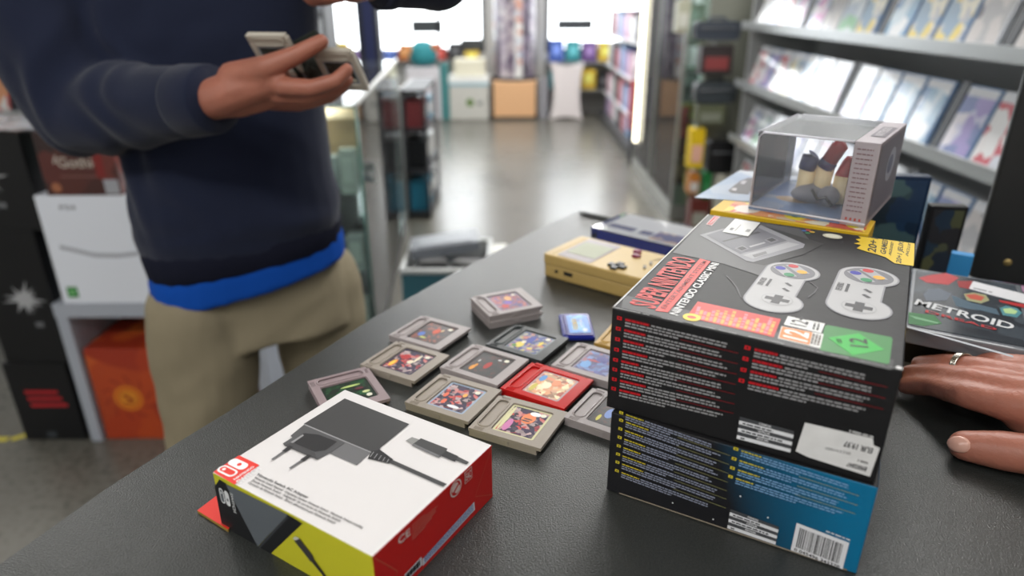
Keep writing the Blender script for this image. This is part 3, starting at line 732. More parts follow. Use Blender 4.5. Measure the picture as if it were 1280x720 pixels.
f.ppoly([s2(298, 68), s2(345, 34), s2(478, 86), s2(470, 100), s2(435, 132)], AD1, 4)
f.ppoly([s2(298, 68), s2(435, 132), s2(440, 122), s2(310, 62)], AD2, 5)
f.ppoly([s2(470, 96), s2(532, 124), s2(515, 152), s2(445, 122)], AD3, 4)
f.ppoly([s2(528, 124), s2(586, 153), s2(572, 165), s2(513, 142)], AD1, 3)
s5 = sc((240, 560), 4.5)
f.ppoly([s5(120, 136), s5(238, 208), s5(380, 98), s5(265, 43)], ink((222, 52, 40)), 2)
def switch_logo(f, c, ex, ey, lay, m, bg, txt=True):
    """two pad halves; c centre, ex right, ey up (local vectors, half height)"""
    c, ex, ey = V(c), V(ex), V(ey)
    def rr(x0, y0, x1, y1, r, mm, l): f.fpoly([tuple(c+ex*x+ey*y) for x, y in rrect(x0, y0, x1, y1, r)], mm, l)
    rr(-1.0, -1, -.08, 1, .42, m, lay); rr(-.82, -.82, -.25, .82, .28, bg, lay+1); rr(.08, -1, 1.0, 1, .42, m, lay)
    f.poly([tuple(c+ex*x+ey*y) for x, y in circ(-.55, .42, .16)], m, lay+2); f.poly([tuple(c+ex*x+ey*y) for x, y in circ(.55, -.15, .2)], bg, lay+1)
    if txt:
        f.text('NINTENDO', c+ex*-1-ey*1.55, c+ex*1-ey*1.55, c+ex*-1-ey*1.28, m, lay)
        f.text('SWITCH', c+ex*-1.1-ey*2.3, c+ex*1.1-ey*2.3, c+ex*-1.1-ey*1.7, m, lay)
c = V(f.L(s5(230, 112))); ex = (V(f.L(s5(265, 43)))-V(f.L(s5(120, 136)))).normalized(); ex *= .0078; ey = V((-ex.y, ex.x))
switch_logo(f, c, ex, ey, 3, WHITE, ink((222, 52, 40)))
T1, T2 = s5(362, 160), s5(648, 292)
f.ptext('Nintendo Switch AC Adapter', T1, T2, s5(376, 143), ink((60, 60, 62)), 2)
rn = random.Random(4)
dl = V(f.L(T2))-V(f.L(T1)); dn = V((dl.y, -dl.x)).normalized(); d1 = dl.normalized()
for k, (txt, e) in enumerate((('Nintendo Switch Netzteil · Adaptateur secteur Nintendo Switch · Nintendo Switch-voeding', (938, 470)), ('Zarada Nintendo Switch · Adaptador de corriente de Nintendo Switch', (815, 432)), ('Caricador de Nintendo Switch · Blocco alimentatore per Nintendo Switch', (788, 440)))):
    a = V(f.L(s5(348-18*k, 172+14*k))); b_ = V(f.L(s5(*e)))
    f.text(txt, a+dn*.0005, a+d1*(b_-a).length+dn*.0005, a-dn*.0019, ink((92, 90, 90)), 2)
f.build('top_print', sw.t)
f = sw.face('near')
BLK = ink((26, 27, 30)); GRY = ink((92, 98, 104))
f.ppoly([s5(152, 178), s5(190, 200), s5(1, 1)][:0] or [s5(155, 176), s5(192, 198), s5(372, 556), s5(540, 374), s5(622, 424), s5(436, 600), s5(250, 496), s5(168, 425), s5(128, 215)], BLK, 1)
f.ppoly([s5(190, 200), s5(541, 374), s5(371, 554)], GRY, 2)
f.seg(f.L(s5(430, 595)), f.L(s5(640, 720)), .001, ink((130, 128, 60)), 2)
f.ppoly([s5(176, 420), s5(196, 448), s5(255, 498), s5(170, 430)], ink((70, 72, 76)), 2)
f.ppoly([s5(372, 560), s5(385, 562), s5(545, 392), s5(535, 384)], ink((58, 60, 64)), 2)
c = V(f.L(s5(187, 275))); 
switch_logo(f, c, V((.0050, 0)), V((0, .0062)), 3, ink((210, 212, 214)), GRY, False)
f.text('SWITCH', (c[0]+.0068, c[1]+.007), (c[0]+.0068, c[1]-.009), (c[0]+.0098, c[1]+.007), ink((200, 202, 204)), 4)
f.ppoly([s5(568, 508), s5(590, 520), s5(606, 506), s5(582, 494)], ink((190, 190, 185)), 3)
f.ppoly([s5(578, 520), s5(650, 610), s5(670, 637), s5(690, 622), s5(680, 600), s5(608, 508)], ink((58, 56, 56)), 4)
f.ppoly([s5(668, 630), s5(730, 705), s5(790, 790), s5(800, 780), s5(740, 695), s5(682, 616)], ink((40, 38, 38)), 3)
f.build('side_print', sw.t)
f = sw.face('right'); W2, H2 = sw.d, sw.h
FL = ink((196, 92, 70)); LB = ink((210, 214, 222))
for a, b_ in (((.0, H2), (.018, H2*.42)), ((.018, H2*.42), (0, H2*.05)), ((W2, H2), (W2-.022, H2*.36)), ((W2-.022, H2*.36), (W2, H2*.05))): f.seg(a, b_, .0005, FL, 2)
f.ppoly([s2(350, 636), s2(353, 668), s2(613, 388), s2(610, 348)], LB, 2)
A, B, C, D = [V(f.L(s2(*p))) for p in ((350, 636), (610, 348), (613, 388), (353, 668))]
for k in range(5): f.words(A.lerp(D, .15+.17*k)+(B-A)*.03, B.lerp(C, .15+.17*k)-(B-A)*.03, .0008, ink((120, 140, 190)), 3, rnd=random.Random(k))
f.ppoly([s2(262, 712), s2(262, 750), s2(350, 662), s2(346, 622)], LB, 2)
A, B, C, D = [V(f.L(s2(*p))) for p in ((262, 712), (346, 622), (350, 662), (262, 750))]
for k in range(14):
    t = .08+.06*k; f.seg(A.lerp(B, t).lerp(D.lerp(C, t), .15), A.lerp(B, t).lerp(D.lerp(C, t), .85), .0005 + .0004*(k % 3), ink((30, 30, 34)), 3)
c = V(f.L(s2(518, 280)))
f.poly(circ(c.x, c.y, .0062), ink((215, 195, 190)), 2); f.poly(circ(c.x, c.y, .0050), SRED, 3)
f.poly(circ(c.x-.001, c.y+.001, .0036, n=16, a0=20, a1=220), ink((215, 195, 190)), 4); f.poly(circ(c.x+.001, c.y-.001, .0030, n=16, a0=200, a1=400), ink((215, 195, 190)), 4)
c = V(f.L(s2(580, 215)))
f.rect(c.x-.0042, c.y-.0048, c.x+.0042, c.y+.0048, ink((215, 200, 195)), 2); f.rect(c.x-.0036, c.y-.0042, c.x+.0036, c.y+.0042, SRED, 3)
f.text('EAC', (c.x-.0030, c.y-.003), (c.x+.0030, c.y-.003), (c.x-.0030, c.y+.003), ink((215, 200, 195)), 4)
f.ptext('CE', s2(232, 566), s2(292, 512), s2(228, 530), ink((215, 200, 195)), 2)
for k in range(6): f.words(f.L(s2(300, 470+14*k)), f.L(s2(430-4*k, 356+14*k)), .0006, ink((205, 130, 115)), 2, fill=(.5, 1, .95, 1, .85, .6)[k], rnd=random.Random(k+5))
f.build('end_print', sw.t)
b = MB()
fp = [atz(*q, TZ+.0022) for q in ((246.5, 638), (270, 620), (300, 640), (285, 662))]
b.prism([(p.x, p.y) for p in fp][::-1], TZ, TZ+.0022, mat('yellowish_card_edge', (150, 120, 50), .6), mtop=mat('flap_red_print', (208, 48, 38), .45))
b.build('bottom_flap', sw.t, sw.og)['label'] = 'red cardboard flap sticking out under the box'

# ================================================================== HANDHELD CONSOLE
def handheld():
    x, y, th = .0389, .817, math.radians(-38.5)
    a = V((math.cos(th), math.sin(th), 0)); b_ = V((-a.y, a.x, 0))
    c = V((x, y, TZ))+a*.074+b_*.045
    t = thing('handheld_console', 'old yellowed handheld game console with grey screen lying on the counter', 'game console', c, th+PI/2)
    YB = mat('yellowed_plastic', (186, 158, 98), .4, bump=.05, bscale=500)
    w, h = .090, .148
    def out(i):
        pts = []
        for cx, cy, r, a0 in ((w/2-.006, h/2-.006, .006, 0), (-w/2+.006, h/2-.006, .006, 90), (-w/2+.006, -h/2+.006, .006, 180), (w/2-.022, -h/2+.022, .022, 270)):
            for k in range(7):
                an = math.radians(a0+15*k); pts.append((cx+(r-i)*math.cos(an), cy+(r-i)*math.sin(an)))
        return pts
    # lower half, upper half with a seam
    m = MB()
    vs, fs = plate_mesh([out(.0012)], 0, .0185, .003); m.add(vs, fs, YB, False)
    m.build('back_shell', t)
    m = MB(); vs, fs = plate_mesh([out(0)], .0178, .0315, .002); m.add(vs, fs, YB)
    m.box((-w/2+.004, h/2-.0125, .0314), (w/2-.004, h/2-.0118, .0319), YB)
    m.build('front_shell', t)
    m = MB(); vs, fs = plate_mesh([rrect(-.039, .006, .039, .056, .004, 4)], .0310, .0320, .0002); m.add(vs, fs, mat('screen_surround_grey', (138, 128, 132), .4)); m.build('screen_bezel', t)
    m = MB(); m.box((-.0235, .0095, .0316), (.0235, .0515, .0323), mat('lcd_greenish', (150, 154, 128), .45)); m.build('screen', t)
    # cross pad
    DK = mat('key_black', (36, 36, 38), .35)
    m = MB()
    for u_, v_ in ((.0115, .004), (.004, .0115)): m.box((-.029-u_, -.026-v_, .0310), (-.029+u_, -.026+v_, .0345), DK)
    m.build('direction_pad', t, bev=.0006)
    MG = mat('button_magenta', (120, 22, 62), .3)
    for bx, by in ((.032, -.020), (.017, -.027)):
        m = MB(); m.lathe([(0, .0345), (.0045, .0345), (.0056, .0336), (.0058, .031)], MG, Matrix.Translation((bx, by, 0))); m.build('button', t)
    for bx in (-.010, .006):
        m = MB(); R = Matrix.Translation((bx, -.053, .0312)) @ Matrix.Rotation(math.radians(25), 4, 'Z')
        m.prism(rrect(-.0055, -.0018, .0055, .0018, .0017), 0, .0016, mat('key_grey', (120, 112, 100), .5), R); m.build('menu_key', t)
    m = MB()
    for k in range(6):
        R = Matrix.Translation((.022+.0035*k, -.055-.0018*k+.0, .0312)) @ Matrix.Rotation(math.radians(-60), 4, 'Z'); m.box((-.008, -.0006, 0), (.008, .0006, .0004), mat('grille_dark', (90, 76, 46), .6), R)
    m.build('speaker_grille', t)
    m = MB(); m.box((-w/2-.0006, .028, .010), (-w/2+.002, .040, .014), DK); m.lathe([(0, 0), (.002, 0), (.002, .002)], DK, Matrix.Translation((-w/2-.0004, .052, .0115)) @ Matrix.Rotation(PI/2, 4, 'Y')); m.build('contrast_dial', t)
handheld()

# clear cased game behind the handheld
c1 = Carton('cased_game', 'clear plastic game case with blue strip and blurred blue title, behind the yellowed handheld', 'game case', .1171, .9612, -40, .150, .098, .020, TZ)
CLR = glass('clear_case_plastic', (.99, .99, 1), .96, .05)
mb = MB(); P = c1.P
c1.body({'all': CLR}, 'clear_case', .0006)
t_in = MB(); k = [c1.c0+c1.a*x_+c1.b*y_+V((0, 0, z_)) for z_ in (.0015, .0150) for x_, y_ in ((.008, .004), (.145, .004), (.145, .094), (.008, .094))]
t_in.add(k, [(0, 3, 2, 1), (4, 5, 6, 7), (0, 1, 5, 4), (1, 2, 6, 5), (2, 3, 7, 6), (3, 0, 4, 7)], mat('inlay_blue', (46, 62, 160), .4)); t_in.build('blue_inlay', c1.t, c1.og)
f = c1.face('top', -.0022)
f.rect(.007, .0035, .146, .095, ink((238, 240, 246)), 1)  # sheet whitened so its colour carries the glare on the case
s = sc((735, 260), 9.846)
f.words((.012, .024), (.085, .022), .017, ink((60, 62, 130)), 3, rnd=random.Random(11))
f.rect(.088, .010, .138, .050, art('blurred_cover', [(90, 80, 150), (190, 110, 100), (150, 140, 180), (70, 80, 150), (230, 200, 180)], 80), 2)
f.build('cover_sheet', c1.t)
# slim pen-like strip at the far edge
b = MB(); p, q = atz(724, 265.5, TZ+.003), atz(764, 273.5, TZ+.003); b.tube([p, p.lerp(q, .12), q, q+(q-p)*.9], [.0015, .0032, .0032, .0032], mat('pen_grey', (110, 112, 112), .35), 10)
o = b.build('stylus', None, p); o.data.update(); tag(o, 'thin grey pen lying at the far edge of the counter', 'pen')

# ================================================================== YELLOW BOX + CLEAR BLISTER BOX + DARK CASES
yb = Carton('yellow_box', 'yellow box printed with small colourful pictures, behind the black console box', 'box', .1935, .640, -33, .140, .046, .1405, TZ)
YEL = mat('yellow_card', (216, 176, 30), .45)
yb.body({'all': YEL})
f = yb.face('top'); f.rect(.012, .003, .136, .043, art('comic_strip_print', [(232, 196, 60), (214, 96, 70), (236, 226, 200), (200, 80, 60), (244, 214, 80), (206, 180, 150), (226, 150, 90)], 70, seed=2), 1)
f.poly(circ(.075, .02, .010, .012), ink((226, 206, 40)), 2); f.poly(circ(.03, .02, .012, .014), ink((226, 216, 206)), 2); f.poly(circ(.075, .02, .004), ink((70, 110, 60)), 3)
f.poly(circ(.125, .022, .006, .012), ink((220, 205, 40)), 2)
f.build('top_print', yb.t)
yc = MB(); q = [atz(*p, TZ+.012) for p in ((1131, 428), (1143.5, 419))]
# yellow card sliver right of the console box, under the steel case
yc.prism([(.341, .541), (.347, .537), (.355, .551), (.349, .555)], TZ, TZ+.055, YEL)
o = yc.build('yellow_card', None, (.348, .546, TZ)); tag(o, 'narrow yellow card box standing between the black box and the hand', 'box')

bl = Carton('toy_package', 'clear plastic display package with red and cream hand-shaped toy and grey printed end', 'toy package', .2306, .6409, -37, .104, .1255, .075, TZ+.1412)
# fit: near edge runs from lower left to lower right
PET = glass('clear_blister', (.99, .99, 1.0), .93, .05, 1.35)
mb = MB(); P = bl.P
def bw(i0, i1, j0, j1, k0, k1, m, tgt): 
    vs = [P(i, j, k) for k in (k0, k1) for i, j in ((i0, j0), (i1, j0), (i1, j1), (i0, j1))]
    tgt.add(vs, [(0, 3, 2, 1), (4, 5, 6, 7), (0, 1, 5, 4), (1, 2, 6, 5), (2, 3, 7, 6), (3, 0, 4, 7)], m)
TH = .012
bw(0, .8, 0, TH, .05, 1, PET, mb); bw(0, .8, 1-TH, 1, .05, 1, PET, mb); bw(0, TH, 0, 1, .05, 1, PET, mb); bw(0, .8, 0, 1, .985, 1, PET, mb)
mb.build('clear_cover', bl.t, bl.og, bev=.0015)
mb = MB()
for j in (0, 1):
    mb.tube([P(TH, j, .05), P(TH, j, .93), P(.05, j, .99), P(.8, j, .99)], .0011, mat('blister_edge', (214, 214, 224), .15), 8)
mb.tube([P(0, 0, .99), P(0, 1, .99)], .0010, mat('blister_edge', (214, 214, 224), .15), 8)
mb.tube([P(0, 0, .04), P(1, 0, .04)], .0010, mat('blister_edge', (214, 214, 224), .15), 8)
mb.build('edge_fold', bl.t, bl.og)
mb = MB(); LIL = mat('lilac_grey_card', (168, 160, 166), .5); bw(.8, 1, 0, 1, 0, 1, LIL, mb); mb.build('printed_end', bl.t, bl.og, bev=.0008)
f = Face(P(.8, 0, 0)-bl.b*.0003, bl.a, (0, 0, 1), bl.og); LW = .2*bl.w
for k in range(14): f.words((LW*.15, .068-.0042*k), (LW*.85, .068-.0042*k), .0012, ink((140, 118, 124)), 1, fill=.9)
for k in range(4): f.rect(LW*(.18+.18*k), .005, LW*(.26+.18*k), .0075, ink((176, 90, 80)), 1)
f.build('end_small_print', bl.t)
f = Face(P(1, 0, 0)+bl.a*.0003, bl.b, (0, 0, 1), bl.og)
f.rect(.006, .006, bl.d-.006, .072, ink((126, 122, 132)), 1); f.poly(circ(.07, .045, .020, .016), ink((176, 178, 190)), 2); f.poly(circ(.066, .046, .012, .009), ink((120, 124, 146)), 3)
f.build('end_picture', bl.t)
f = Face(P(.8, 0, 1)+V((0, 0, .0003)), bl.a, bl.b, bl.og); f.rect(.006, .03, .018, .09, ink((96, 90, 100)), 1); f.text('NINTENDO', (.015, .035), (.015, .085), (.008, .035), ink((190, 184, 190)), 2); f.build('end_top_print', bl.t)
mb = MB(); bw(0, .8, 0, 1, 0, .045, mat('blue_card_tray', (112, 132, 162), .4), mb); mb.build('base_card', bl.t, bl.og)
f = Face(P(0, 0, .045)+V((0, 0, .0003)), bl.a, bl.b, bl.og)
f.rect(.002, .002, .098, .114, art('sea_print', [(96, 124, 168), (120, 146, 184), (150, 160, 176), (84, 110, 156)], 30, blend=True), 1)
f.poly(circ(.03, .045, .018, .011), ink((176, 150, 120)), 2); f.poly(circ(.045, .09, .016, .012), ink((70, 66, 84)), 2)
f.build('base_print', bl.t)
def toy():
    CRM = mat('toy_cream', (226, 206, 160), .5); NAV = mat('toy_navy', (30, 32, 82), .35); RD = mat('toy_red', (170, 16, 34), .35); GR = mat('toy_grey', (120, 120, 128), .5)
    b0 = V((0, 0, 0)); L = lambda i, j, k: P(i, j, 0)+V((0, 0, k))
    mb = MB()
    for (i, j, h) in ((.34, .42, .030), (.50, .40, .034), (.66, .42, .026)):
        p = L(i, j, .006); mb.tube([p, p+V((0, 0, h*.4)), p+V((.001, 0, h))], [.0085, .0075, .0082], CRM, 12)
    mb.ball(L(.5, .42, .012), (.030, .014, .010), GR)
    for (i, j) in ((.44, .55), (.6, .3)): mb.ball(L(i, j, .014), .010, GR)
    mb.build('toy_body', bl.t, bl.og)
    mb = MB(); mb.tube([L(.34, .42, .034), L(.36, .42, .046), L(.38, .42, .049)], [.0085, .0085, .006], NAV, 12); mb.tube([L(.50, .40, .038), L(.53, .40, .045)], [.0085, .008], NAV, 12)
    mb.build('navy_cap', bl.t, bl.og)
    mb = MB(); mb.tube([L(.52, .40, .043), L(.58, .42, .058), L(.62, .42, .062)], [.0075, .0075, .006], RD, 12); mb.tube([L(.66, .42, .030), L(.70, .43, .044), L(.71, .43, .05)], [.0075, .0072, .005], RD, 12)
    mb.build('red_cap', bl.t, bl.og)
    mb = MB(); mb.tube([L(.46, .25, .020), L(.53, .22, .012), L(.60, .2, .016), L(.66, .22, .008)], .0016, DARKP, 8); mb.build('dark_lever', bl.t, bl.og)
toy()
# blue printed card under the package, sticking out to the left
q = [atz(*p, TZ+.1408) for p in ((868, 247), (925, 213), (1010, 222), (985, 262), (935, 252))]
b = MB(); 
def poly_slab(mb, pts, z0, z1, m, mt=None): mb.prism([(p.x, p.y) for p in pts][::-1], z0, z1, m, mtop=mt)
# make orientation counter-clockwise for the top
poly_slab(b, q, TZ+.1406, TZ+.1411, mat('blue_grey_card', (128, 146, 172), .4), art('blue_sheet_print', [(128, 150, 182), (150, 166, 190), (110, 136, 176), (176, 184, 196)], 25, blend=True))
o = b.build('printed_card', None, (q[0].x, q[0].y, TZ+.1406)); tag(o, 'flat pale blue printed card sticking out left under the clear package', 'card')
f = Face((0, 0, TZ+.1412), (1, 0, 0), (0, 1, 0), (q[0].x, q[0].y, TZ+.1406)); s = sc((860, 200), 8)
f.ppoly([s(400, 305), s(430, 330), s(600, 345), s(640, 300), s(655, 180), s(600, 180), s(520, 210)], ink((52, 48, 58)), 1)
f.ppoly([s(430, 300), s(480, 310), s(490, 285), s(450, 280)], ink((190, 186, 190)), 2); f.ppoly([s(520, 235), s(560, 245), s(590, 210), s(540, 212)], ink((176, 172, 180)), 2)
f.build('card_print', o)

# dark blue game cases standing behind the package on the counter
def std_case(name, lab, x, y, rz, w, h, d, col, tilt=0, cover=None, z=TZ, group=None, cat='game case'):
    t = thing(name, lab, cat, (x, y, z), rz, group)
    t.rotation_euler = (tilt, 0, rz)
    b = MB(); b.box((-w/2, -d/2, 0), (w/2, d/2, h), col); b.build('case_shell', t, bev=.0012)
    if cover:
        b = MB(); b.box((-w/2+.004, -d/2-.0006, .005), (w/2-.004, -d/2, h-.005), cover); b.build('cover_sheet', t)
    return t
CB = mat('case_dark_blue', (26, 44, 70), .25)
std_case('game_case', 'dark blue upright game case right behind the clear package',   .470, .835, math.radians(-10), .095, .128, .016, CB, cover=art('case_blue_art', [(22, 42, 70), (32, 58, 88), (16, 28, 46), (70, 96, 100)], 40, blend=True))
std_case('game_case', 'black-edged game case with yellowish picture standing next to the dark blue case', .538, .812, math.radians(-10), .042, .095, .016, DARKP, cover=art('case_olive_art', [(50, 60, 54), (90, 92, 60), (30, 50, 70), (40, 40, 44)], 40, blend=True))
b = MB(); R = Matrix.Translation((.505, .735, TZ)) @ Matrix.Rotation(math.radians(-34), 4, 'Z'); b.box((0, 0, 0), (.022, .012, .060), mat('bright_blue_box', (56, 140, 200), .4), R)
o = b.build('small_blue_box', None, (.505, .735, TZ), bev=.001); tag(o, 'small bright blue box standing behind the yellow corner of the console box', 'box')

# ================================================================== STEEL CASE (right) AND WHAT IT LIES ON
dk = Carton('black_case', 'black box the sealed game case lies on', 'box', .371, .573, -30.2, .096, .158, .040, TZ)
dk.body({'all': mat('matte_black', (16, 17, 18), .5)})
f = dk.face('near'); f.rect(.004, .003, .094, .010, ink((120, 122, 124)), 1); f.build('lower_edge_strip', dk.t)
mt = Carton('sealed_game_case', 'shrink-wrapped game case with white METROID lettering and white sticker, right of the black box', 'game case', .356, .553, -30.2, .100, .170, .0155, TZ+.040)
mt.body({'all': mat('case_clear_grey', (112, 116, 122), .15, coat=.6)}, 'case_shell', .0015)
f = mt.face('top', .0004)
MA = art('dark_scifi_cover', [(44, 48, 54), (58, 64, 72), (36, 38, 44), (70, 78, 86)], 35, blend=True, rough=.25)
f.rect(.004, .006, .094, .164, MA, 1)
s = sc((1090, 330), 5.142)
f.ppoly([s(350, 120), s(490, 135), s(560, 90), s(480, 60), s(380, 70), s(300, 90)], ink((176, 60, 64)), 2)
f.ppoly([s(545, 110), s(560, 150), s(640, 165), s(645, 110)], ink((140, 30, 34)), 2)
f.ppoly([s(650, 112), s(622, 160), s(760, 200), s(985, 258), s(1000, 200)], ink((212, 212, 216)), 3)
f.words(f.L(s(650, 160)), f.L(s(770, 188)), .003, ink((90, 92, 100)), 4)
f.ppoly([s(815, 232), s(820, 245), s(985, 285), s(985, 262)], ink((170, 34, 38)), 2)
f.ppoly([s(235, 310), s(235, 385), s(330, 400), s(450, 385), s(400, 330), s(300, 320)], ink((44, 112, 58)), 2)
f.ppoly([s(235, 330), s(300, 345), s(430, 380), s(420, 385), s(280, 355)], ink((120, 170, 130)), 3)
f.ppoly([s(590, 195), s(610, 235), s(700, 255), s(755, 235), s(730, 200), s(650, 185)], ink((150, 150, 110)), 2)
f.ppoly([s(600, 200), s(630, 225), s(700, 238), s(725, 215), s(660, 195)], ink((176, 70, 50)), 3)
f.ppoly([s(820, 285), s(840, 330), s(930, 345), s(965, 315), s(930, 285), s(860, 270)], ink((70, 130, 140)), 2)
f.ppoly([s(840, 290), s(855, 318), s(920, 325), s(935, 305), s(890, 285)], ink((170, 200, 140)), 3)
f.ppoly([s(330, 200), s(350, 240), s(480, 235), s(510, 190), s(430, 160), s(360, 165)], ink((96, 104, 116)), 2)
f.ppoly([s(510, 200), s(540, 270), s(620, 290), s(700, 300), s(820, 330), s(800, 290), s(640, 250)], ink((64, 88, 104)), 1.5)
f.ptext('METROID', s(268, 262), s(905, 428), s(292, 228), ink((205, 207, 210)), 5)
f.ptext('DREAD', s(340, 312), s(800, 432), s(345, 298), ink((180, 32, 36)), 5)
f.ppoly([s(225, 402), s(225, 412), s(905, 605), s(905, 592)], ink((176, 180, 186)), 5)
f.build('cover_print', mt.t)
# tall black panel at the right, standing on the counter
b = MB(); p0 = atz(1205, 346, TZ)
R = Matrix.Translation((p0.x, p0.y, TZ)) @ Matrix.Rotation(math.radians(-33), 4, 'Z')
b.box((.004, 0, 0), (.42, .030, .46), mat('screen_back_black', (30, 32, 33), .45, bump=.1, bscale=300), R @ Matrix.Shear('XZ', 4, (.05, 0)) if False else R)
t_mon = thing('display_screen', 'tall black back panel of a till screen at the right edge of the counter', 'screen', (p0.x, p0.y, TZ))
b.build('rear_panel', t_mon, (p0.x, p0.y, TZ), bev=.004)
b = MB(); pp = R @ V((.040, -.0008, .028)); b.lathe([(0, .0012), (.003, .0012), (.0045, 0)], mat('brass_screw', (160, 140, 90), .4, metal=.6), Matrix.Translation(pp) @ Matrix.Rotation(math.radians(-33), 4, 'Z') @ Matrix.Rotation(PI/2, 4, 'X'), 16); b.build('screw', t_mon, (p0.x, p0.y, TZ))
b = MB(); b.box((.10, .030, 0), (.32, .10, .012), DARKP, R); b.box((.18, .030, .0), (.24, .05, .25), DARKP, R); b.build('stand_foot', t_mon, (p0.x, p0.y, TZ), bev=.003)

# ================================================================== LEFT: SHELF CUBE AND STACKED BOXES
FY = 1.86
def upright(name, lab, cat, x0, x1, z0, z1, depth, mats, y=FY, group=None, bev=.002):
    """a carton whose front faces the counter; front lower-left corner at x0"""
    return Carton_axis(name, lab, cat, x0, x1, y, z0, z1, depth, mats, group, bev)
def Carton_axis(name, lab, cat, x0, x1, y, z0, z1, depth, mats, group=None, bev=.002, deg=0):
    c = Carton(name, lab, cat, x0, y, deg, x1-x0, depth, z1-z0, z0, group); c.body(mats, 'carton_body', bev); return c
# cube shelf
cs = thing('cube_shelf', 'light grey open cube shelf with an orange box inside', 'shelf', (-1.05, FY+.19, 0))
SG = mat('shelf_light_grey', (176, 182, 194), .5)
def part_box(t, name, lo, hi, m, bev=.001):
    b = MB(); b.box(lo, hi, m); return b.build(name, t, tuple(t.location), bev=bev)
part_box(cs, 'side_panel', (-1.378, FY, 0), (-1.343, FY+.38, .45), SG)
part_box(cs, 'side_panel', (-.800, FY, 0), (-.765, FY+.38, .45), SG)
part_box(cs, 'top_panel', (-1.378, FY-.004, .450), (-.765, FY+.38, .494), SG)
part_box(cs, 'back_panel', (-1.343, FY+.365, 0), (-.80, FY+.38, .45), SG)
OR_ = art('orange_box_print', [(196, 78, 34), (180, 62, 30), (204, 92, 40), (168, 54, 30)], 9, blend=True, rough=.45)
ob = upright('orange_box', 'orange patterned box with a round yellow emblem, inside the cube shelf', 'box', -1.334, -1.128, .001, .334, .30, {'all': OR_}, y=FY+.012)
f = ob.face('near'); cx, cz = .104, .155
for r, cc in ((.046, (226, 130, 40)), (.036, (196, 84, 34)), (.030, (230, 150, 50))): f.poly(circ(cx, cz, r), ink(cc), 1+(r < .04)+(r < .035))
f.poly(circ(cx-.006, cz+.008, .012, .008), ink((176, 80, 30)), 4); f.poly(circ(cx+.008, cz-.006, .010, .009), ink((170, 74, 30)), 4); f.rect(cx-.014, cz-.020, cx+.012, cz-.012, ink((180, 84, 32)), 4)
for k in range(10):
    a = 2*PI*k/10; f.seg((cx+.058*math.cos(a), cz+.058*math.sin(a)), (cx+.082*math.cos(a+.3), cz+.082*math.sin(a+.3)), .006, ink((150, 50, 34)), 1)
f.build('front_print', ob.t)
f = ob.face('top'); f.poly(circ(.12, .16, .05), ink((216, 110, 50)), 1); f.build('top_print', ob.t)
ob2 = upright('orange_box', 'second orange box partly hidden by the person, right half of the cube shelf', 'box', -1.10, -.86, .001, .30, .28, {'all': OR_}, y=FY+.03)
# white console carton on the shelf
wb = upright('white_console_box', 'big white box with a thin grey wave and small green mark, on the cube shelf', 'box', -1.342, -.93, .495, .826, .30, {'all': mat('white_carton', (238, 243, 254), .5)})
f = wb.face('near'); f.rect(.020, .020, .052, .054, ink((30, 130, 50)), 1); f.rect(.026, .028, .044, .046, ink((120, 190, 120)), 2); f.build('green_mark', wb.t)
f = wb.face('near')
wav = [(.035, .185), (.075, .175), (.13, .160), (.20, .158), (.30, .170), (.42, .19)]
f.fpoly(wav+[(x, y-.012) for x, y in reversed(wav)], ink((176, 180, 190)), 1); f.build('wave_print', wb.t)
f = wb.face('near'); f.text('PS4', (.065, .290), (.110, .290), (.065, .304), ink((140, 144, 152)), 1); f.build('lettering', wb.t)
# dark red game box on top
gb_ = upright('red_game_box', 'dark red and brown game box with pale lettering, on top of the white box', 'box', -1.300, -1.09, .827, 1.005, .13, {'all': art('brown_red_print', [(66, 36, 34), (90, 44, 38), (52, 34, 34), (110, 50, 44)], 14, blend=True, rough=.4)})
f = gb_.face('near'); f.text('Gothic', (.05, .078), (.165, .078), (.05, .108), ink((186, 176, 166)), 1); f.seg((.04, .09), (.05, .112), .006, ink((186, 176, 166)), 1)
f.rect(.05, .052, .15, .056, ink((130, 90, 84)), 1); f.poly(circ(.03, .022, .014), ink((170, 110, 80)), 1); f.rect(.165, .004, .205, .045, ink((170, 172, 180)), 1); f.rect(.15, .05, .175, .13, ink((130, 44, 42)), 1)
f.build('front_print', gb_.t)
# black boxes with a pale splash, and a black box with red lines on the floor
BB = mat('black_box_card', (24, 25, 28), .35)
def splash(f, cx, cy, r, seed):
    rn = random.Random(seed); W = ink((176, 178, 182))
    f.poly(circ(cx, cy, r*.45, r*.38), W, 1)
    for k in range(15):
        a = 2*PI*k/15+rn.uniform(-.12, .12); l = r*rn.uniform(.65, 1.25)
        p = V((cx, cy)); d = V((math.cos(a), math.sin(a))); n = V((-d.y, d.x))
        f.poly([tuple(p+n*r*.14), tuple(p-n*r*.14), tuple(p+d*l)][::-1], W, 1+.2*k)
    f.rect(cx+.01, cy-r*1.6, cx+.035, cy-r*1.3, ink((110, 112, 116)), 1)
rb = upright('black_box', 'black box with red stripes of lettering, lowest of the left stack', 'box', -1.600, -1.402, 0, .286, .26, {'all': BB}, y=FY+.01)
f = rb.face('near')
for k, (a, b_) in enumerate(((.045, .150), (.048, .158), (.052, .170))): f.rect(a, .175-.024*k, b_, .187-.024*k, ink((190, 40, 48)), 1)
f.rect(.075, .012, .105, .030, ink((70, 76, 82)), 1); f.build('front_print', rb.t)
f = rb.face('top'); f.rect(.03, .01, .10, .05, ink((150, 150, 150)), 1); f.build('tape', rb.t)
b2 = upright('black_box', 'black box with a pale splash emblem, in the middle of the left stack', 'box', -1.585, -1.384, .287, .72, .24, {'all': BB}, y=FY+.015)
f = b2.face('near'); splash(f, .118, .215, .058, 1); f.build('emblem_print', b2.t)
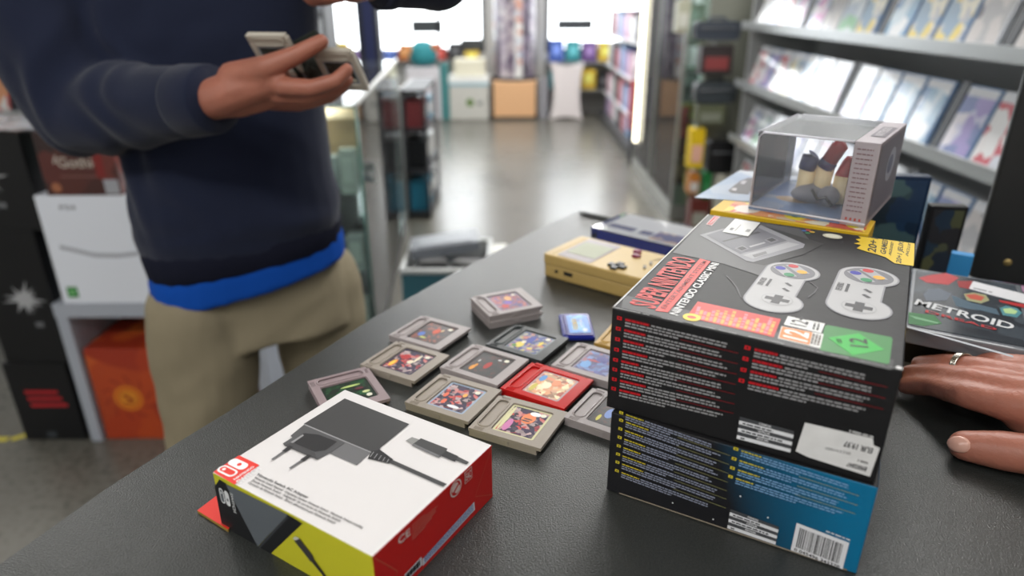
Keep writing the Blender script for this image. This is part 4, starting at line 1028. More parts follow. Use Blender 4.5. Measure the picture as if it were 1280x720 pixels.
b3 = upright('black_box', 'black box with a pale splash emblem, topmost of the left stack under the shiny bag', 'box', -1.552, -1.345, .721, 1.0, .24, {'all': BB}, y=FY+.01)
f = b3.face('near'); splash(f, .085, .155, .055, 2); f.build('emblem_print', b3.t)
# crumpled silver bag on the top
b = MB(); rn = random.Random(3)
bm_pts = []
for i in range(13):
    for j in range(7): bm_pts.append((-1.62+.33*i/12, FY+.0+.22*j/6, 1.002+.022*(i+j) % .025*0 + .004+.022*abs(noise.noise(V((i*.9, j*1.1, 2)))) ))
fs = [(i*7+j, (i+1)*7+j, (i+1)*7+j+1, i*7+j+1) for i in range(12) for j in range(6)]
b.add(bm_pts+[(x, y, 1.001) for x, y, z in bm_pts], fs+[tuple(91+k for k in f_)[::-1] for f_ in fs], mat('silver_film', (190, 192, 196), .2, metal=.8), True)
o = b.build('foil_bag', None, (-1.42, FY+.1, 1.001)); tag(o, 'crumpled silver foil bag lying on the topmost black box', 'bag')
# magazine rack behind, far left
t_rack = thing('magazine_rack', 'grey rack of colourful magazines at the far left behind the black boxes', 'rack', (-2.0, 2.7, 0))
b = MB(); b.box((-2.6, 2.68, 0), (-1.56, 2.72, 1.5), SG); b.build('back_board', t_rack, (-2.0, 2.7, 0))
for z in (.62, .92, 1.22):
    b = MB(); b.box((-2.6, 2.54, z), (-1.56, 2.68, z+.015), SG); b.box((-2.6, 2.535, z), (-1.56, 2.545, z+.04), ALU); b.build('rack_shelf', t_rack, (-2.0, 2.7, 0))
MAGP = [[(196, 120, 190), (220, 210, 230), (40, 36, 60)], [(214, 180, 60), (200, 196, 200), (120, 130, 150)], [(190, 70, 60), (214, 150, 110), (220, 216, 214)], [(120, 150, 190), (210, 216, 226), (60, 70, 100)], [(206, 206, 212), (180, 60, 60), (230, 200, 120)]]
MAGN = ['pink', 'yellow', 'red and cream', 'pale blue', 'white and red']; ORD = ['first', 'second', 'third', 'fourth', 'fifth', 'sixth', 'seventh', 'eighth', 'ninth', 'tenth', 'eleventh', 'twelfth', 'thirteenth', 'fourteenth', 'fifteenth', 'sixteenth', 'seventeenth', 'eighteenth', 'nineteenth', 'twentieth']
for r, z in enumerate((.92, 1.22)):
    for k in range(4):
        R = Matrix.Translation((-2.45+.24*k, 2.60, z+.017)) @ Matrix.Rotation(-.22, 4, 'X')
        b = MB(); b.box((-.10, -.003, 0), (.10, .003, .255), art('magazine_%d' % ((k+r*2) % 5), MAGP[(k+r*2) % 5], 16, seed=k), R)
        o = b.build('magazine', None, (-2.45+.24*k, 2.60, z+.017)); tag(o, '%s magazine, %s from the left on the %s rack shelf' % (MAGN[(k+r*2) % 5], ORD[k], ('lower', 'upper')[r]), 'magazine', 'magazines on the left rack')
# yellow floor tape
b = MB()
for (p, q) in (((-8, 549), (10, 549)), ((14, 549), (32, 544))):
    A, B = atz(*p, .001), atz(*q, .001); d = (B-A).normalized(); n = V((-d.y, d.x, 0))*.012
    b.add([A-n, B-n, B+n, A+n], [(0, 1, 2, 3)], mat('yellow_tape', (190, 176, 40), .5))
o = b.build('floor_tape', None, tuple(atz(10, 549, .001))); tag(o, 'dashed yellow tape stuck on the floor at the left edge', 'tape')

# ================================================================== LEFT GLASS COUNTER
GL = glass('shop_glass', (.84, .92, .90), .96, .02, 1.18)
GEDGE = mat('glass_edge_green', (70, 110, 100), .15, coat=.5)
gc = thing('glass_counter', 'long glass display counter behind the person with greenish glass edges', 'display counter', (-1.0, 3.2, 0))
gl = (-1.0, 3.2, 0)
x1a, x1b = -.515, -.66    # aisle side slants a little
def gbox(name, pts, z0, z1, m, bev=0): b = MB(); b.prism(pts, z0, z1, m); return b.build(name, gc, gl, bev=bev)
gbox('kick_base', [(-1.5, 2.34), (-.53, 2.34), (-.67, 4.1), (-1.5, 4.1)], 0, .12, DARKP)
gbox('back_cabinet', [(-1.5, 2.36), (-.92, 2.36), (-.95, 4.1), (-1.5, 4.1)], .12, .95, mat('cabinet_grey', (176, 180, 178), .5))
gbox('front_glass', [(-1.5, 2.300), (-.515, 2.300), (-.515, 2.308), (-1.5, 2.308)], .10, 1.0, GL)
gbox('side_glass', [(-.523, 2.31), (-.515, 2.31), (-.66, 4.1), (-.668, 4.1)], .10, 1.0, GL)
gbox('top_glass', [(-1.5, 2.30), (-.515, 2.30), (-.66, 4.1), (-1.5, 4.1)], 1.0, 1.010, GL)
b = MB(); b.tube([(-.515, 2.302, .10), (-.515, 2.302, 1.0)], .006, GEDGE, 8); b.tube([(-1.5, 2.300, 1.005), (-.515, 2.300, 1.005)], .005, GEDGE, 8); b.build('glass_edge', gc, gl)
b = MB(); b.tube([(-.513, 2.302, 1.012), (-.66, 4.1, 1.012)], .009, mat('white_trim', (226, 228, 228), .4), 8); b.build('top_trim', gc, gl)
for z in (.38, .68): gbox('glass_shelf', [(-.92, 2.33), (-.56, 2.33), (-.71, 4.08), (-.95, 4.08)], z, z+.008, GL)
# beige drawer front and grey sliding panels seen through the side glass
gbox('wooden_drawer', [(-.90, 2.50), (-.545, 2.50), (-.665, 3.95), (-.90, 3.95)], .80, .935, mat('beech_wood', (206, 168, 124), .5, var=.08, vscale=8))
for k in range(3):
    y0 = 2.42+.53*k; x0_ = -.532-.0429*k; gbox('sliding_panel', [(x0_-.012, y0), (x0_, y0), (x0_-.0429, y0+.52), (x0_-.055, y0+.52)], .14, .78, mat('grey_translucent_panel', (168, 176, 172), .35))
rn = random.Random(21); k = 0
for z in (.129, .39, .69):
    for i in range(5):
        x = -.88+.075*i; h = rn.uniform(.07, .16); cc = rn.choice([(220, 224, 226), (200, 200, 200), (130, 136, 144), (190, 170, 150), (215, 215, 210), (90, 96, 106)])
        b = MB(); b.box((-.028, -.02, 0), (.028, .03, h), mat('goods_%d_%d_%d' % cc, cc, .25, metal=.3 if cc[0] > 140 else 0)); b.box((-.020, -.021, h*.25), (.020, -.02, h*.8), ink((215, 216, 210)))
        o = b.build('small_boxed_item', None, bev=.002); o.location = (x, 2.40+.03*(i % 2), z)
        nmz = {'.129': 'bottom', '.39': 'middle', '.69': 'upper'}[str(z).lstrip('0')]
        tag(o, 'small boxed item in the glass counter, %s from left, %s level' % (ORD[i], nmz), 'boxed item', 'small items inside the glass counter')
# foil-like blister packs heaped on the top level (bright sparkle)
for i in range(6):
    b = MB(); R = Matrix.Rotation(rn.uniform(-.12, .12), 4, 'Y') @ Matrix.Rotation(rn.uniform(-.4, .4), 4, 'Z')
    b.box((-.024, -.004, .004), (.024, .004, .075), mat('shiny_pack', (200, 205, 205), .12, metal=.6), R); b.box((-.018, -.006, .01), (.018, -.004, .05), art('pack_art', [(200, 200, 205), (90, 110, 120), (230, 230, 230)], 60), R)
    o = b.build('blister_pack', None); o.location = (-.84+.065*i, 2.44, .712); tag(o, 'shiny blister pack leaning on the upper glass shelf, %s from the left' % ORD[i], 'blister pack', 'blister packs on the upper glass shelf')
# low dark shelf beyond the glass counter along the aisle
ls = thing('low_shelf', 'low black open shelf of boxes at the aisle end of the glass counter', 'shelf', (-.62, 4.75, 0)); lo_ = (-.62, 4.75, 0)
for z in (.02, .30, .56, .80):
    b = MB(); b.box((-.68, 4.3, z), (-.53, 4.98, z+.02), mat('shelf_dark', (46, 48, 52), .5)); b.build('shelf_board', ls, lo_)
for x, y in ((-.55, 4.3), (-.68, 4.3), (-.55, 4.96), (-.68, 4.96)):
    b = MB(); b.box((x, y, 0), (x+.02, y+.02, .82), mat('shelf_dark', (46, 48, 52), .5)); b.build('post', ls, lo_)
b = MB(); b.box((-.70, 4.3, 0), (-.68, 4.98, .82), mat('shelf_grey_end', (140, 142, 142), .5)); b.build('back_panel', ls, lo_)
LC = [((50, 130, 160), 'teal'), ((30, 32, 36), 'black'), ((180, 184, 186), 'silver'), ((130, 60, 64), 'dark red')]
for r, z in enumerate((.0415, .3215, .5815)):
    for k in range(2):
        cc, cn = LC[(k+r+(r == 2)) % 4]; h = (.20, .18, .17)[r]-.02*k
        b = MB(); b.box((-.055, -.12, 0), (.055, .12, h), mat('stock_'+cn.replace(' ', '_'), cc, .4)); b.box((.0545, -.09, h*.25), (.056, .09, h*.7), ink((200, 200, 200)))
        o = b.build('stock_box', None, bev=.003); o.location = (-.61, 4.48+.29*k, z)
        tag(o, '%s stock box on the low aisle shelf, %s from near end, %s board' % (cn, ORD[k], ('bottom', 'second', 'third')[r]), 'box', 'stock boxes on the low aisle shelf')
# crate with loose cases next to the glass counter
ct = thing('storage_crate', 'clear white plastic crate heaped with grey and black cases beside the glass counter', 'crate', (-.235, 2.36, 0)); co = (-.235, 2.36, 0)
CW_ = mat('crate_white', (205, 208, 208), .35); TQ = mat('crate_teal_tint', (60, 110, 124), .35)
x0, x1, y0, y1, zt = -.385, -.085, 2.20, 2.52, .47
for nm, lo, hi, m in (('crate_base', (x0, y0, .0), (x1, y1, .01), CW_), ('crate_wall', (x0, y0, .01), (x1, y0+.008, zt-.02), TQ), ('crate_wall', (x0, y1-.008, .01), (x1, y1, zt-.02), CW_), ('crate_wall', (x0, y0+.008, .01), (x0+.008, y1-.008, zt-.02), CW_), ('crate_wall', (x1-.008, y0+.008, .01), (x1, y1-.008, zt-.02), CW_)):
    b = MB(); b.box(lo, hi, m); b.build(nm, ct, co)
b = MB(); b.tube([(x0, y0, zt-.01), (x1, y0, zt-.01), (x1, y1, zt-.01), (x0, y1, zt-.01)], .012, CW_, 8, closed=True); b.build('crate_rim', ct, co)
rn = random.Random(8)
b = MB(); b.box((x0+.010, y0+.010, .011), (x1-.010, y1-.010, .40), mat('crate_fill_dark', (52, 56, 62), .5)); o = b.build('packing_box', None, (-.235, 2.36, .011)); tag(o, 'dark box filling the storage crate under the loose cases', 'box')
for i, (dx, dy, dz, ry, rz, cc, cn) in enumerate(((-.065, .07, .402, 0, .1, (30, 32, 36), 'black'), (.07, .055, .402, 0, -.3, (20, 22, 24), 'black'), (.065, -.075, .402, 0, .2, (170, 172, 174), 'pale grey'), (-.065, -.06, .402, 0, -.1, (60, 64, 70), 'charcoal'), (-.01, .02, .450, -.10, .12, (122, 126, 134), 'large grey'))):
    big = i == 4; w, h, d = (.125, .075, .04) if big else (.052, .042, .018)
    b = MB(); R = Matrix.Rotation(ry, 4, 'Y') @ Matrix.Rotation(rz, 4, 'Z'); b.box((-w, -h, 0), (w, h, d*.9), mat('case_'+cn.replace(' ', '_'), cc, .35), R); b.box((-w*.8, -h*.8, d*.9), (w*.8, h*.8, d), mat('case_lid_'+cn.replace(' ', '_'), tuple(min(255, c+16) for c in cc), .35), R)
    o = b.build('storage_case', None, bev=.003); o.location = (-.235+dx, 2.36+dy, dz+(.030 if big else 0)); tag(o, '%s case %s' % (cn, ('at the back left of the crate', 'in the middle right of the crate', 'at the front right of the crate', 'at the front left of the crate', 'lying tilted on top of the heap in the crate')[i]), 'case', None if big else 'loose cases in the crate')
wp = MB(); R = Matrix.Translation((-.065, 2.44, 0)) @ Matrix.Rotation(.12, 4, 'Z'); wp.box((-.01, -.14, 0), (.055, .10, .44), mat('white_panel_card', (222, 222, 216), .6), R); o = wp.build('white_carton', None, (-.065, 2.44, 0), bev=.003); tag(o, 'tall white carton standing right of the storage crate', 'box')
# something pale on the floor seen between the trouser legs
b = MB(); b.lathe([(0, 0), (.05, 0), (.055, .02), (.045, .13), (.03, .17), (0, .18)], mat('pale_plastic_bag', (200, 204, 208), .35), Matrix.Translation((-.69, 2.14, 0)), 12)
b.lathe([(.048, .03), (.052, .035), (.051, .06), (.046, .062)], mat('dark_band', (40, 42, 50), .5), Matrix.Translation((-.69, 2.14, 0)), 12)
o = b.build('white_bottle', None, (-.69, 2.14, 0)); tag(o, 'white bottle with dark band on the floor, seen between the trouser legs', 'bottle')

# blue and black poster stand seen just right of the sweater
b = MB(); pA, pB = aty(448, 60, 3.0), aty(474, 60, 3.0)
ds = thing('display_column', 'slim dark column with a blue panel right behind the hand', 'display stand', ((pA.x+pB.x)/2, 5.4, 0)); dl_ = tuple(ds.location)
pA, pB = aty(448, 60, 5.4), aty(474, 60, 5.4)
ds.location.x = (pA.x+pB.x)/2; dl_ = tuple(ds.location)
b = MB(); b.box((pA.x, 5.4, 0), (pB.x, 5.55, 2.0), mat('column_dark', (34, 38, 50), .5)); b.build('column', ds, dl_, bev=.005)
b = MB(); b.box((pA.x+.05, 5.395, .9), (pB.x-.03, 5.4, 1.95), mat('column_blue', (40, 48, 92), .5)); b.build('blue_panel', ds, dl_)
gr = thing('figure_display', 'tall grey display of packaged figures behind the person and the glass counter', 'display stand', (-1.75, 5.0, 0)); gl2 = (-1.75, 5.0, 0)
b = MB(); b.box((-2.3, 5.0, 0), (-1.27, 5.3, 1.9), mat('display_grey', (120, 122, 126), .5)); b.build('cabinet_body', gr, gl2)
for z in (.75, 1.01, 1.27, 1.53):
    b = MB(); b.box((-2.28, 4.93, z-.012), (-1.29, 5.0, z-.001), mat('display_ledge', (150, 152, 156), .5)); b.build('ledge', gr, gl2)
rn = random.Random(31)
for i in range(5):
    for j in range(4):
        cc = rn.choice([(200, 205, 210), (150, 160, 175), (90, 100, 120), (206, 206, 130), (170, 120, 160), (60, 62, 70)])
        x = -2.18+.2*i; z = .75+.26*j
        b = MB(); b.box((-.08, -.04, 0), (.08, 0, .2), mat('pack_%d_%d_%d' % cc, cc, .3)); b.box((-.05, -.046, .04), (.05, -.04, .15), art('figure_pack_art', [(190, 190, 200), (120, 100, 140), (230, 226, 220), (90, 120, 140)], 30))
        o = b.build('figure_pack', None); o.location = (x, 5.0, z); o.location.y = 4.999; tag(o, 'packaged figure on the tall grey display, %s from left, %s row down' % (ORD[i], ORD[3-j]), 'figure pack', 'packaged figures on the tall display')

# ================================================================== FAR END OF THE AISLE
YB_ = 8.3
def farbox(name, lab, cat, u0, u1, v0, v1, m, depth=.35, y=YB_, bev=.01):
    p0 = aty(u0, v1, y); p1 = aty(u1, v0, y); z0 = max(0, p0.z) if p0.z > .12 else 0
    t = thing(name, lab, cat, ((p0.x+p1.x)/2, y+depth/2, z0)); b = MB(); b.box((p0.x, y, z0), (p1.x, y+depth, p1.z), m)
    b.build('body', t, tuple(t.location), bev=bev); return t, p0.x, p1.x, z0, p1.z
# column wrapped with pictures on a tan plinth
tan = mat('tan_box', (222, 176, 132), .5)
t, a0, a1, z0, z1 = farbox('tan_plinth', 'tan square plinth box at the foot of the picture-covered column', 'plinth', 615, 672, 102, 150, tan, .55, bev=.01)
b = MB()
for lo, hi in (((a0, YB_-.008, 0), (a0+.022, YB_, z1)), ((a1-.022, YB_-.008, 0), (a1, YB_, z1)), ((a0, YB_-.008, 0), (a1, YB_, .035))): b.box(lo, hi, mat('plinth_edge_dark', (70, 62, 54), .5))
b.build('dark_edge', t, tuple(t.location))
cxm = (a0+a1)/2
col_t = thing('picture_column', 'round column wrapped with strips of small colour pictures, in the middle of the shop', 'column', (cxm, YB_+.29, z1+.002)); cl = tuple(col_t.location)
STR = [[(196, 200, 206), (206, 140, 110), (170, 180, 200), (226, 226, 224)], [(90, 84, 100), (70, 68, 80), (140, 130, 150)], [(222, 222, 222), (200, 190, 200), (150, 140, 160)], [(60, 58, 66), (110, 96, 120), (180, 170, 176)]]
b = MB(); b.lathe([(0, 0), (.27, 0), (.27, .03), (0, .03)], mat('column_base_grey', (70, 70, 72), .5), Matrix.Translation((cxm, YB_+.29, z1+.002)), 32); b.build('base_ring', col_t, cl)
b = MB(); b.lathe([(0, .03), (.245, .03), (.245, ZC-z1-.01), (0, ZC-z1-.01)], mat('column_grey', (176, 176, 180), .5), Matrix.Translation((cxm, YB_+.29, z1+.002)), 32); b.build('column_shaft', col_t, cl)
for k in range(16):
    an0 = 2*PI*k/16+.02; an1 = an0+2*PI/16-.02; b = MB(); vs = []
    for i in range(5):
        a = an0+(an1-an0)*i/4
        for z in (z1+.04, ZC-.05): vs.append((cxm+.2475*math.cos(a), YB_+.29+.2475*math.sin(a), z))
    vi = [(x+(x-cxm)*-.008, y, z) for x, y, z in vs]
    b.add(vs, [(2*i, 2*i+2, 2*i+3, 2*i+1) for i in range(4)], art('picture_strip_%d' % (k % 4), STR[k % 4], 14, seed=k, blend=True), True)
    b.build('picture_strip', col_t, cl)
# white box with green logo, cream box on top
t, a0, a1, z0, z1 = farbox('console_carton', 'large pale grey carton with green logo and white lid, left of the far column', 'box', 563, 610.5, 98, 148, mat('pale_carton', (196, 196, 190), .6), .4)
b = MB(); b.box((a0-.006, YB_-.012, z1-.05), (a1+.006, YB_+.41, z1+.02), mat('white_lid', (236, 238, 236), .5)); b.box((a0-.005, YB_-.006, z1-.085), (a1+.005, YB_, z1-.05), ink((150, 190, 206))); b.build('lid', t, tuple(t.location), bev=.006)
f = Face((a0, YB_-.002, 0), (1, 0, 0), (0, 0, 1), tuple(t.location)); f.poly(circ(.24, .20, .045), ink((96, 130, 50)), 1); f.poly(circ(.24, .2, .02), ink((60, 96, 40)), 3); f.poly(circ(.355, .19, .03, .02), ink((110, 114, 116)), 1); f.seg((.34, .17), (.39, .22), .012, ink((110, 114, 116)), 2); f.build('logo_print', t)
zt_ = z1
p0 = aty(567, 100, YB_); p1 = aty(606, 75, YB_)
b = MB(); b.box((p0.x, YB_+.05, zt_+.021), (p1.x, YB_+.33, p1.z), mat('cream_carton', (222, 218, 198), .6)); o = b.build('cream_carton', None, ((p0.x+p1.x)/2, YB_+.2, zt_+.021), bev=.01); tag(o, 'cream coloured carton standing on the large pale grey one', 'box')
# poster stand with pink figure picture and teal top display
t, a0, a1, z0, z1 = farbox('poster_stand', 'white poster stand with a pink and violet picture, far left end of the aisle', 'display stand', 511, 549, 84, 146, mat('poster_white', (214, 212, 218), .5), .08)
f = Face((a0, YB_-.002, 0), (1, 0, 0), (0, 0, 1), tuple(t.location)); wv = a1-a0
for (cx, cz, rx, rz_, cc) in ((.5, .62, .16, .12, (206, 160, 170)), (.48, .42, .2, .14, (120, 100, 160)), (.55, .28, .12, .1, (90, 96, 140)), (.4, .14, .26, .05, (190, 90, 90)), (.2, .7, .08, .1, (226, 200, 200))): f.poly(circ(cx*wv, cz*z1, rx*wv, rz_*z1), ink(cc), 1+cz)
f.build('poster_picture', t)
b = MB(); b.lathe([(0, 0), (.10, 0), (.17, .07), (.16, .20), (.08, .27), (0, .28)], mat('teal_plush', (50, 140, 150), .7), Matrix.Translation(((a0+a1)/2, YB_+.12, z1+.012)), 16)
for dx, dz, r, cc in ((-.14, .16, .05, (214, 140, 80)), (.15, .2, .05, (210, 130, 90)), (0, .10, .07, (60, 70, 120))): b.ball(((a0+a1)/2+dx, YB_+.05, z1+dz+.02), r, mat('plush_%d' % cc[0], cc, .7))
t2 = b.build('teal_plush_toy', None, ((a0+a1)/2, YB_+.12, z1)); tag(t2, 'teal and orange plush toy on top of the white poster stand', 'plush toy')
farbox('teal_banner', 'narrow teal upright banner between the poster stand and the pale carton', 'banner', 552, 560, 78, 146, mat('teal_banner', (70, 130, 132), .5), .06)
# flared white stand
pl, pr_ = aty(687, 148, YB_), aty(728, 148, YB_); ztop = aty(700, 78, YB_).z
pts = []; wv = pr_.x-pl.x; cx = (pl.x+pr_.x)/2
Rt = []
for k in range(13):
    t_ = k/12; x = wv/2-.045*math.sin(PI*t_)**.8; Rt.append((x, .0+ztop*t_))
top = [(wv/2*(1-2*k/8), ztop-.045*math.sin(PI*k/8)) for k in range(1, 8)]
outl = Rt+top+[(-x, z) for x, z in reversed(Rt)]+[(-wv/2*(1-2*k/8), .03*math.sin(PI*k/8)) for k in range(1, 8)]
b = MB(); b.prism(outl, 0, .10, mat('white_flared', (226, 220, 220), .5), Matrix.Translation((cx, YB_+.1, 0)) @ Matrix.Rotation(PI/2, 4, 'X'))
o = b.build('flared_display', None, (cx, YB_+.05, 0), bev=.008); tag(o, 'white waisted display board standing at the far end right of the column', 'display board')
# grey box between, coloured goods under the windows
farbox('grey_box', 'grey box between the tan plinth and the white waisted board', 'box', 673.5, 685.5, 98, 146, mat('grey_goods', (140, 140, 146), .6), .15)
CN = [('teal', (40, 130, 140)), ('black', (30, 30, 34)), ('orange', (206, 120, 60)), ('purple', (100, 70, 130)), ('red', (180, 60, 50)), ('blue', (60, 90, 170)), ('yellow', (214, 180, 60)), ('green', (70, 120, 70))]
gt = thing('goods_shelf', 'low wide shelf of mixed coloured goods under the right far window', 'shelf', (.9, 8.65, 0)); gtl = (.9, 8.65, 0)
for z in (.30, .62):
    b = MB(); b.box((.42, 8.5, z), (1.9, 8.86, z+.02), mat('shelf_grey_end', (140, 142, 142), .5)); b.build('shelf_board', gt, gtl)
for x in (.42, 1.88): b = MB(); b.box((x, 8.5, 0), (x+.02, 8.86, .64), mat('shelf_grey_end', (140, 142, 142), .5)); b.build('side_panel', gt, gtl)
rn = random.Random(12)
for r, z in enumerate((.3215, .6415)):
    for k in range(7):
        nm, cc = CN[(k*3+r*5) % 8]; w = .17; h = rn.uniform(.16, .26)
        b = MB(); b.box((-w/2, -.1, 0), (w/2, .1, h), mat('goods_'+nm, cc, .6)); b.box((-w*.3, -.104, h*.3), (w*.3, -.1, h*.8), mat('goods_light_'+nm, tuple(min(255, c+70) for c in cc), .6))
        o = b.build('boxed_toy', None, bev=.01); o.location = (.54+.195*k, 8.62, z); tag(o, '%s boxed toy under the far right window, %s from left, %s board' % (nm, ORD[k], ('lower', 'upper')[r]), 'boxed toy', 'boxed toys under the far right window')
gt2 = thing('goods_shelf', 'low wide shelf of mixed coloured goods under the left far window', 'shelf', (-1.2, 8.7, 0)); gtl2 = (-1.2, 8.7, 0)
for z in (.62,): b = MB(); b.box((-2.4, 8.73, z), (-.35, 8.89, z+.02), mat('shelf_grey_end', (140, 142, 142), .5)); b.build('shelf_board', gt2, gtl2)
for x in (-2.4, -.37): b = MB(); b.box((x, 8.73, 0), (x+.02, 8.89, .62), mat('shelf_grey_end', (140, 142, 142), .5)); b.build('side_panel', gt2, gtl2)
for k in range(10):
    nm, cc = CN[(k*5+1) % 8]; h = rn.uniform(.10, .22)
    b = MB(); b.box((-.085, -.07, 0), (.085, .07, h), mat('goods_'+nm, cc, .6)); b.box((-.05, -.074, h*.3), (.05, -.07, h*.8), mat('goods_light_'+nm, tuple(min(255, c+70) for c in cc), .6))
    o = b.build('boxed_toy', None, bev=.01); o.location = (-2.28+.2*k, 8.81, .6415); tag(o, '%s boxed toy under the far left window, %s from the left' % (nm, ORD[k]), 'boxed toy', 'boxed toys under the far left window')

# ================================================================== RIGHT: GLASS CABINET WITH LIGHT STRIP
gw = thing('glass_cabinet', 'tall glass display cabinet with a vertical light strip, right side of the aisle', 'cabinet', (1.25, 5.0, 0)); gwo = (1.25, 5.0, 0)
X0, X1, Y0, Y1, ZT = 1.02, 1.50, 4.25, 5.75, 2.05
AL2 = mat('cabinet_aluminium', (158, 160, 156), .35, metal=.4)
b = MB(); b.box((X0, Y1-.21, .22), (X0+.006, Y1-.155, ZT), AL2); b.build('strip_profile', gw, gwo)
b = MB(); b.box((X0, Y0, 0), (X1, Y1, .10), AL2); b.build('base_frame', gw, gwo, bev=.004)
b = MB(); b.box((X0, Y0, ZT), (X1, Y1, ZT+.06), AL2); b.build('top_frame', gw, gwo, bev=.004)
for x, y in ((X0, Y0), (X1-.02, Y0), (X0, Y1-.02), (X1-.02, Y1-.02), (X0, (Y0+Y1)/2)):
    b = MB(); b.box((x, y, .10), (x+.02, y+.02, ZT), AL2); b.build('upright', gw, gwo)
for lo, hi in (((X0+.006, Y0+.02, .1), (X0+.012, Y1-.02, ZT)), ((X0+.02, Y0+.006, .1), (X1-.02, Y0+.012, ZT))):
    b = MB(); b.box(lo, hi, GL); b.build('glass_panel', gw, gwo)
b = MB(); b.box((X1-.012, Y0+.02, .1), (X1-.006, Y1-.02, ZT), mat('cabinet_back', (150, 150, 140), .6)); b.build('back_panel', gw, gwo)
for z in (.42, .75, 1.07, 1.38, 1.70):
    b = MB(); b.box((X0+.02, Y0+.02, z), (X1-.02, Y1-.02, z+.008), GL); b.build('glass_shelf', gw, gwo)
b = MB(); b.box((X0-.024, Y1-.20, .26), (X0-.001, Y1-.165, ZT-.02), emis('warm_light_strip', (1, .93, .72), 6)); b.build('light_strip', gw, gwo)['label'] = 'glowing warm white light strip'
area('cabinet_lamp', (1.26, 5.0, ZT-.02), .2, 1.3, 12, (0, 0, 0), (1, .93, .75))
area('counter_fill_lamp', (-.75, 3.2, .985), .08, 1.6, 5)  # added fill lamp, brightens the goods inside the glass counter
rn = random.Random(41)
GC_ = [('red', (170, 40, 40)), ('beige', (190, 170, 130)), ('grey', (130, 132, 130)), ('yellow', (206, 176, 70)), ('white', (214, 214, 206)), ('green', (80, 120, 80)), ('brown', (110, 76, 50)), ('black', (36, 36, 38))]
lv = ['bottom', 'second', 'third', 'fourth', 'fifth']
for r, z in enumerate((.102, .43, .76, 1.08, 1.39)):
    for k in range(6):
        nm, cc = GC_[(k*3+r*2) % 8]; h = rn.uniform(.10, .24); w = rn.uniform(.04, .07)
        b = MB()
        if (k+r) % 3 == 0:
            b.lathe([(0, 0), (.05, 0), (.05, .01), (.02, .02), (.03, h*.35), (.045, h*.55), (.025, h*.75), (0, h*.8)], mat('figure_'+nm, cc, .5), None, 14); b.ball((0, 0, h*.86), .032, mat('figure_head_'+nm, tuple(min(255, c+40) for c in cc), .5)); b.box((-.06, -.012, h*.45), (.06, .012, h*.52), mat('figure_'+nm, cc, .5))
            n_, c_, l_ = 'collectible_figure', 'figure', '%s collectible figure' % nm
        else:
            b.box((-w, -w, 0), (w, w, h), mat('glassgoods_'+nm, cc, .4)); b.box((-w-.002, -w*.7, h*.2), (-w, w*.7, h*.8), mat('goods_light2_'+nm, tuple(min(255, c+60) for c in cc), .4)); b.box((-w*.7, -w-.002, h*.2), (w*.7, -w, h*.8), mat('goods_light2_'+nm, tuple(min(255, c+60) for c in cc), .4))
            n_, c_, l_ = 'collectible_box', 'box', '%s collectible box' % nm
        o = b.build(n_, None, bev=.002 if c_ == 'box' else 0); o.location = (1.22+.06*(k % 2), Y0+.15+.235*k, z); tag(o, '%s in the tall glass cabinet, %s from near end, %s level' % (l_, ORD[k], lv[r]), c_, 'collectibles in the tall glass cabinet')
# low merchandise gondola further down the aisle on the right
gd = thing('merchandise_shelf', 'low merchandise shelf running down the right side of the aisle beyond the glass cabinet', 'shelf', (1.25, 7.2, 0)); gdo = (1.25, 7.2, 0)
b = MB(); b.box((1.05, 5.95, 0), (1.5, 8.4, .10), mat('gondola_dark', (70, 72, 74), .5)); b.build('plinth', gd, gdo)
b = MB(); b.box((1.46, 5.95, .1), (1.5, 8.4, 1.6), mat('gondola_white', (214, 216, 220), .5)); b.build('back_board', gd, gdo)
for z in (.30, .62, .95, 1.25): b = MB(); b.box((1.10, 5.95, z), (1.46, 8.4, z+.02), mat('gondola_white', (214, 216, 220), .5)); b.build('shelf_board', gd, gdo)
PK = [('pale pink', (214, 180, 196)), ('white', (220, 220, 224)), ('black', (34, 34, 40)), ('rose', (206, 140, 150)), ('sky blue', (140, 170, 206)), ('lilac', (180, 160, 200))]
for r, z in enumerate((.102, .322, .642, .972)):
    for k in range(8):
        nm, cc = PK[(k*5+r) % 6]; h = rn.uniform(.15, .19) if r == 0 else rn.uniform(.18, .26)
        b = MB(); b.box((-.12, -.12, 0), (.12, .12, h), mat('merch_'+nm.replace(' ', '_'), cc, .5)); b.box((-.124, -.09, h*.3), (-.12, .09, h*.8), mat('merch_light_'+nm.replace(' ', '_'), tuple(min(255, c+30) for c in cc), .4))
        o = b.build('merchandise_box', None, bev=.004); o.location = (1.24, 6.1+.29*k, z); tag(o, '%s box on the right aisle shelf, %s from near end, %s board' % (nm, ORD[k], lv[r]), 'box', 'merchandise boxes on the right aisle shelf')
# red bag stand in front of the gondola
b = MB(); b.box((1.00, 5.86, .30), (1.09, 5.93, .70), mat('red_bag', (186, 76, 78), .6)); b.box((1.02, 5.87, 0), (1.08, 5.92, .30), mat('bag_dark', (60, 60, 66), .6)); b.tube([(1.02, 5.89, .70), (1.03, 5.89, .80), (1.07, 5.89, .80), (1.08, 5.89, .70)], .008, DARKP, 8)
o = b.build('red_bag_stand', None, (1.045, 5.89, 0), bev=.006); tag(o, 'upright red bag on a dark stand just beyond the glass cabinet', 'bag')

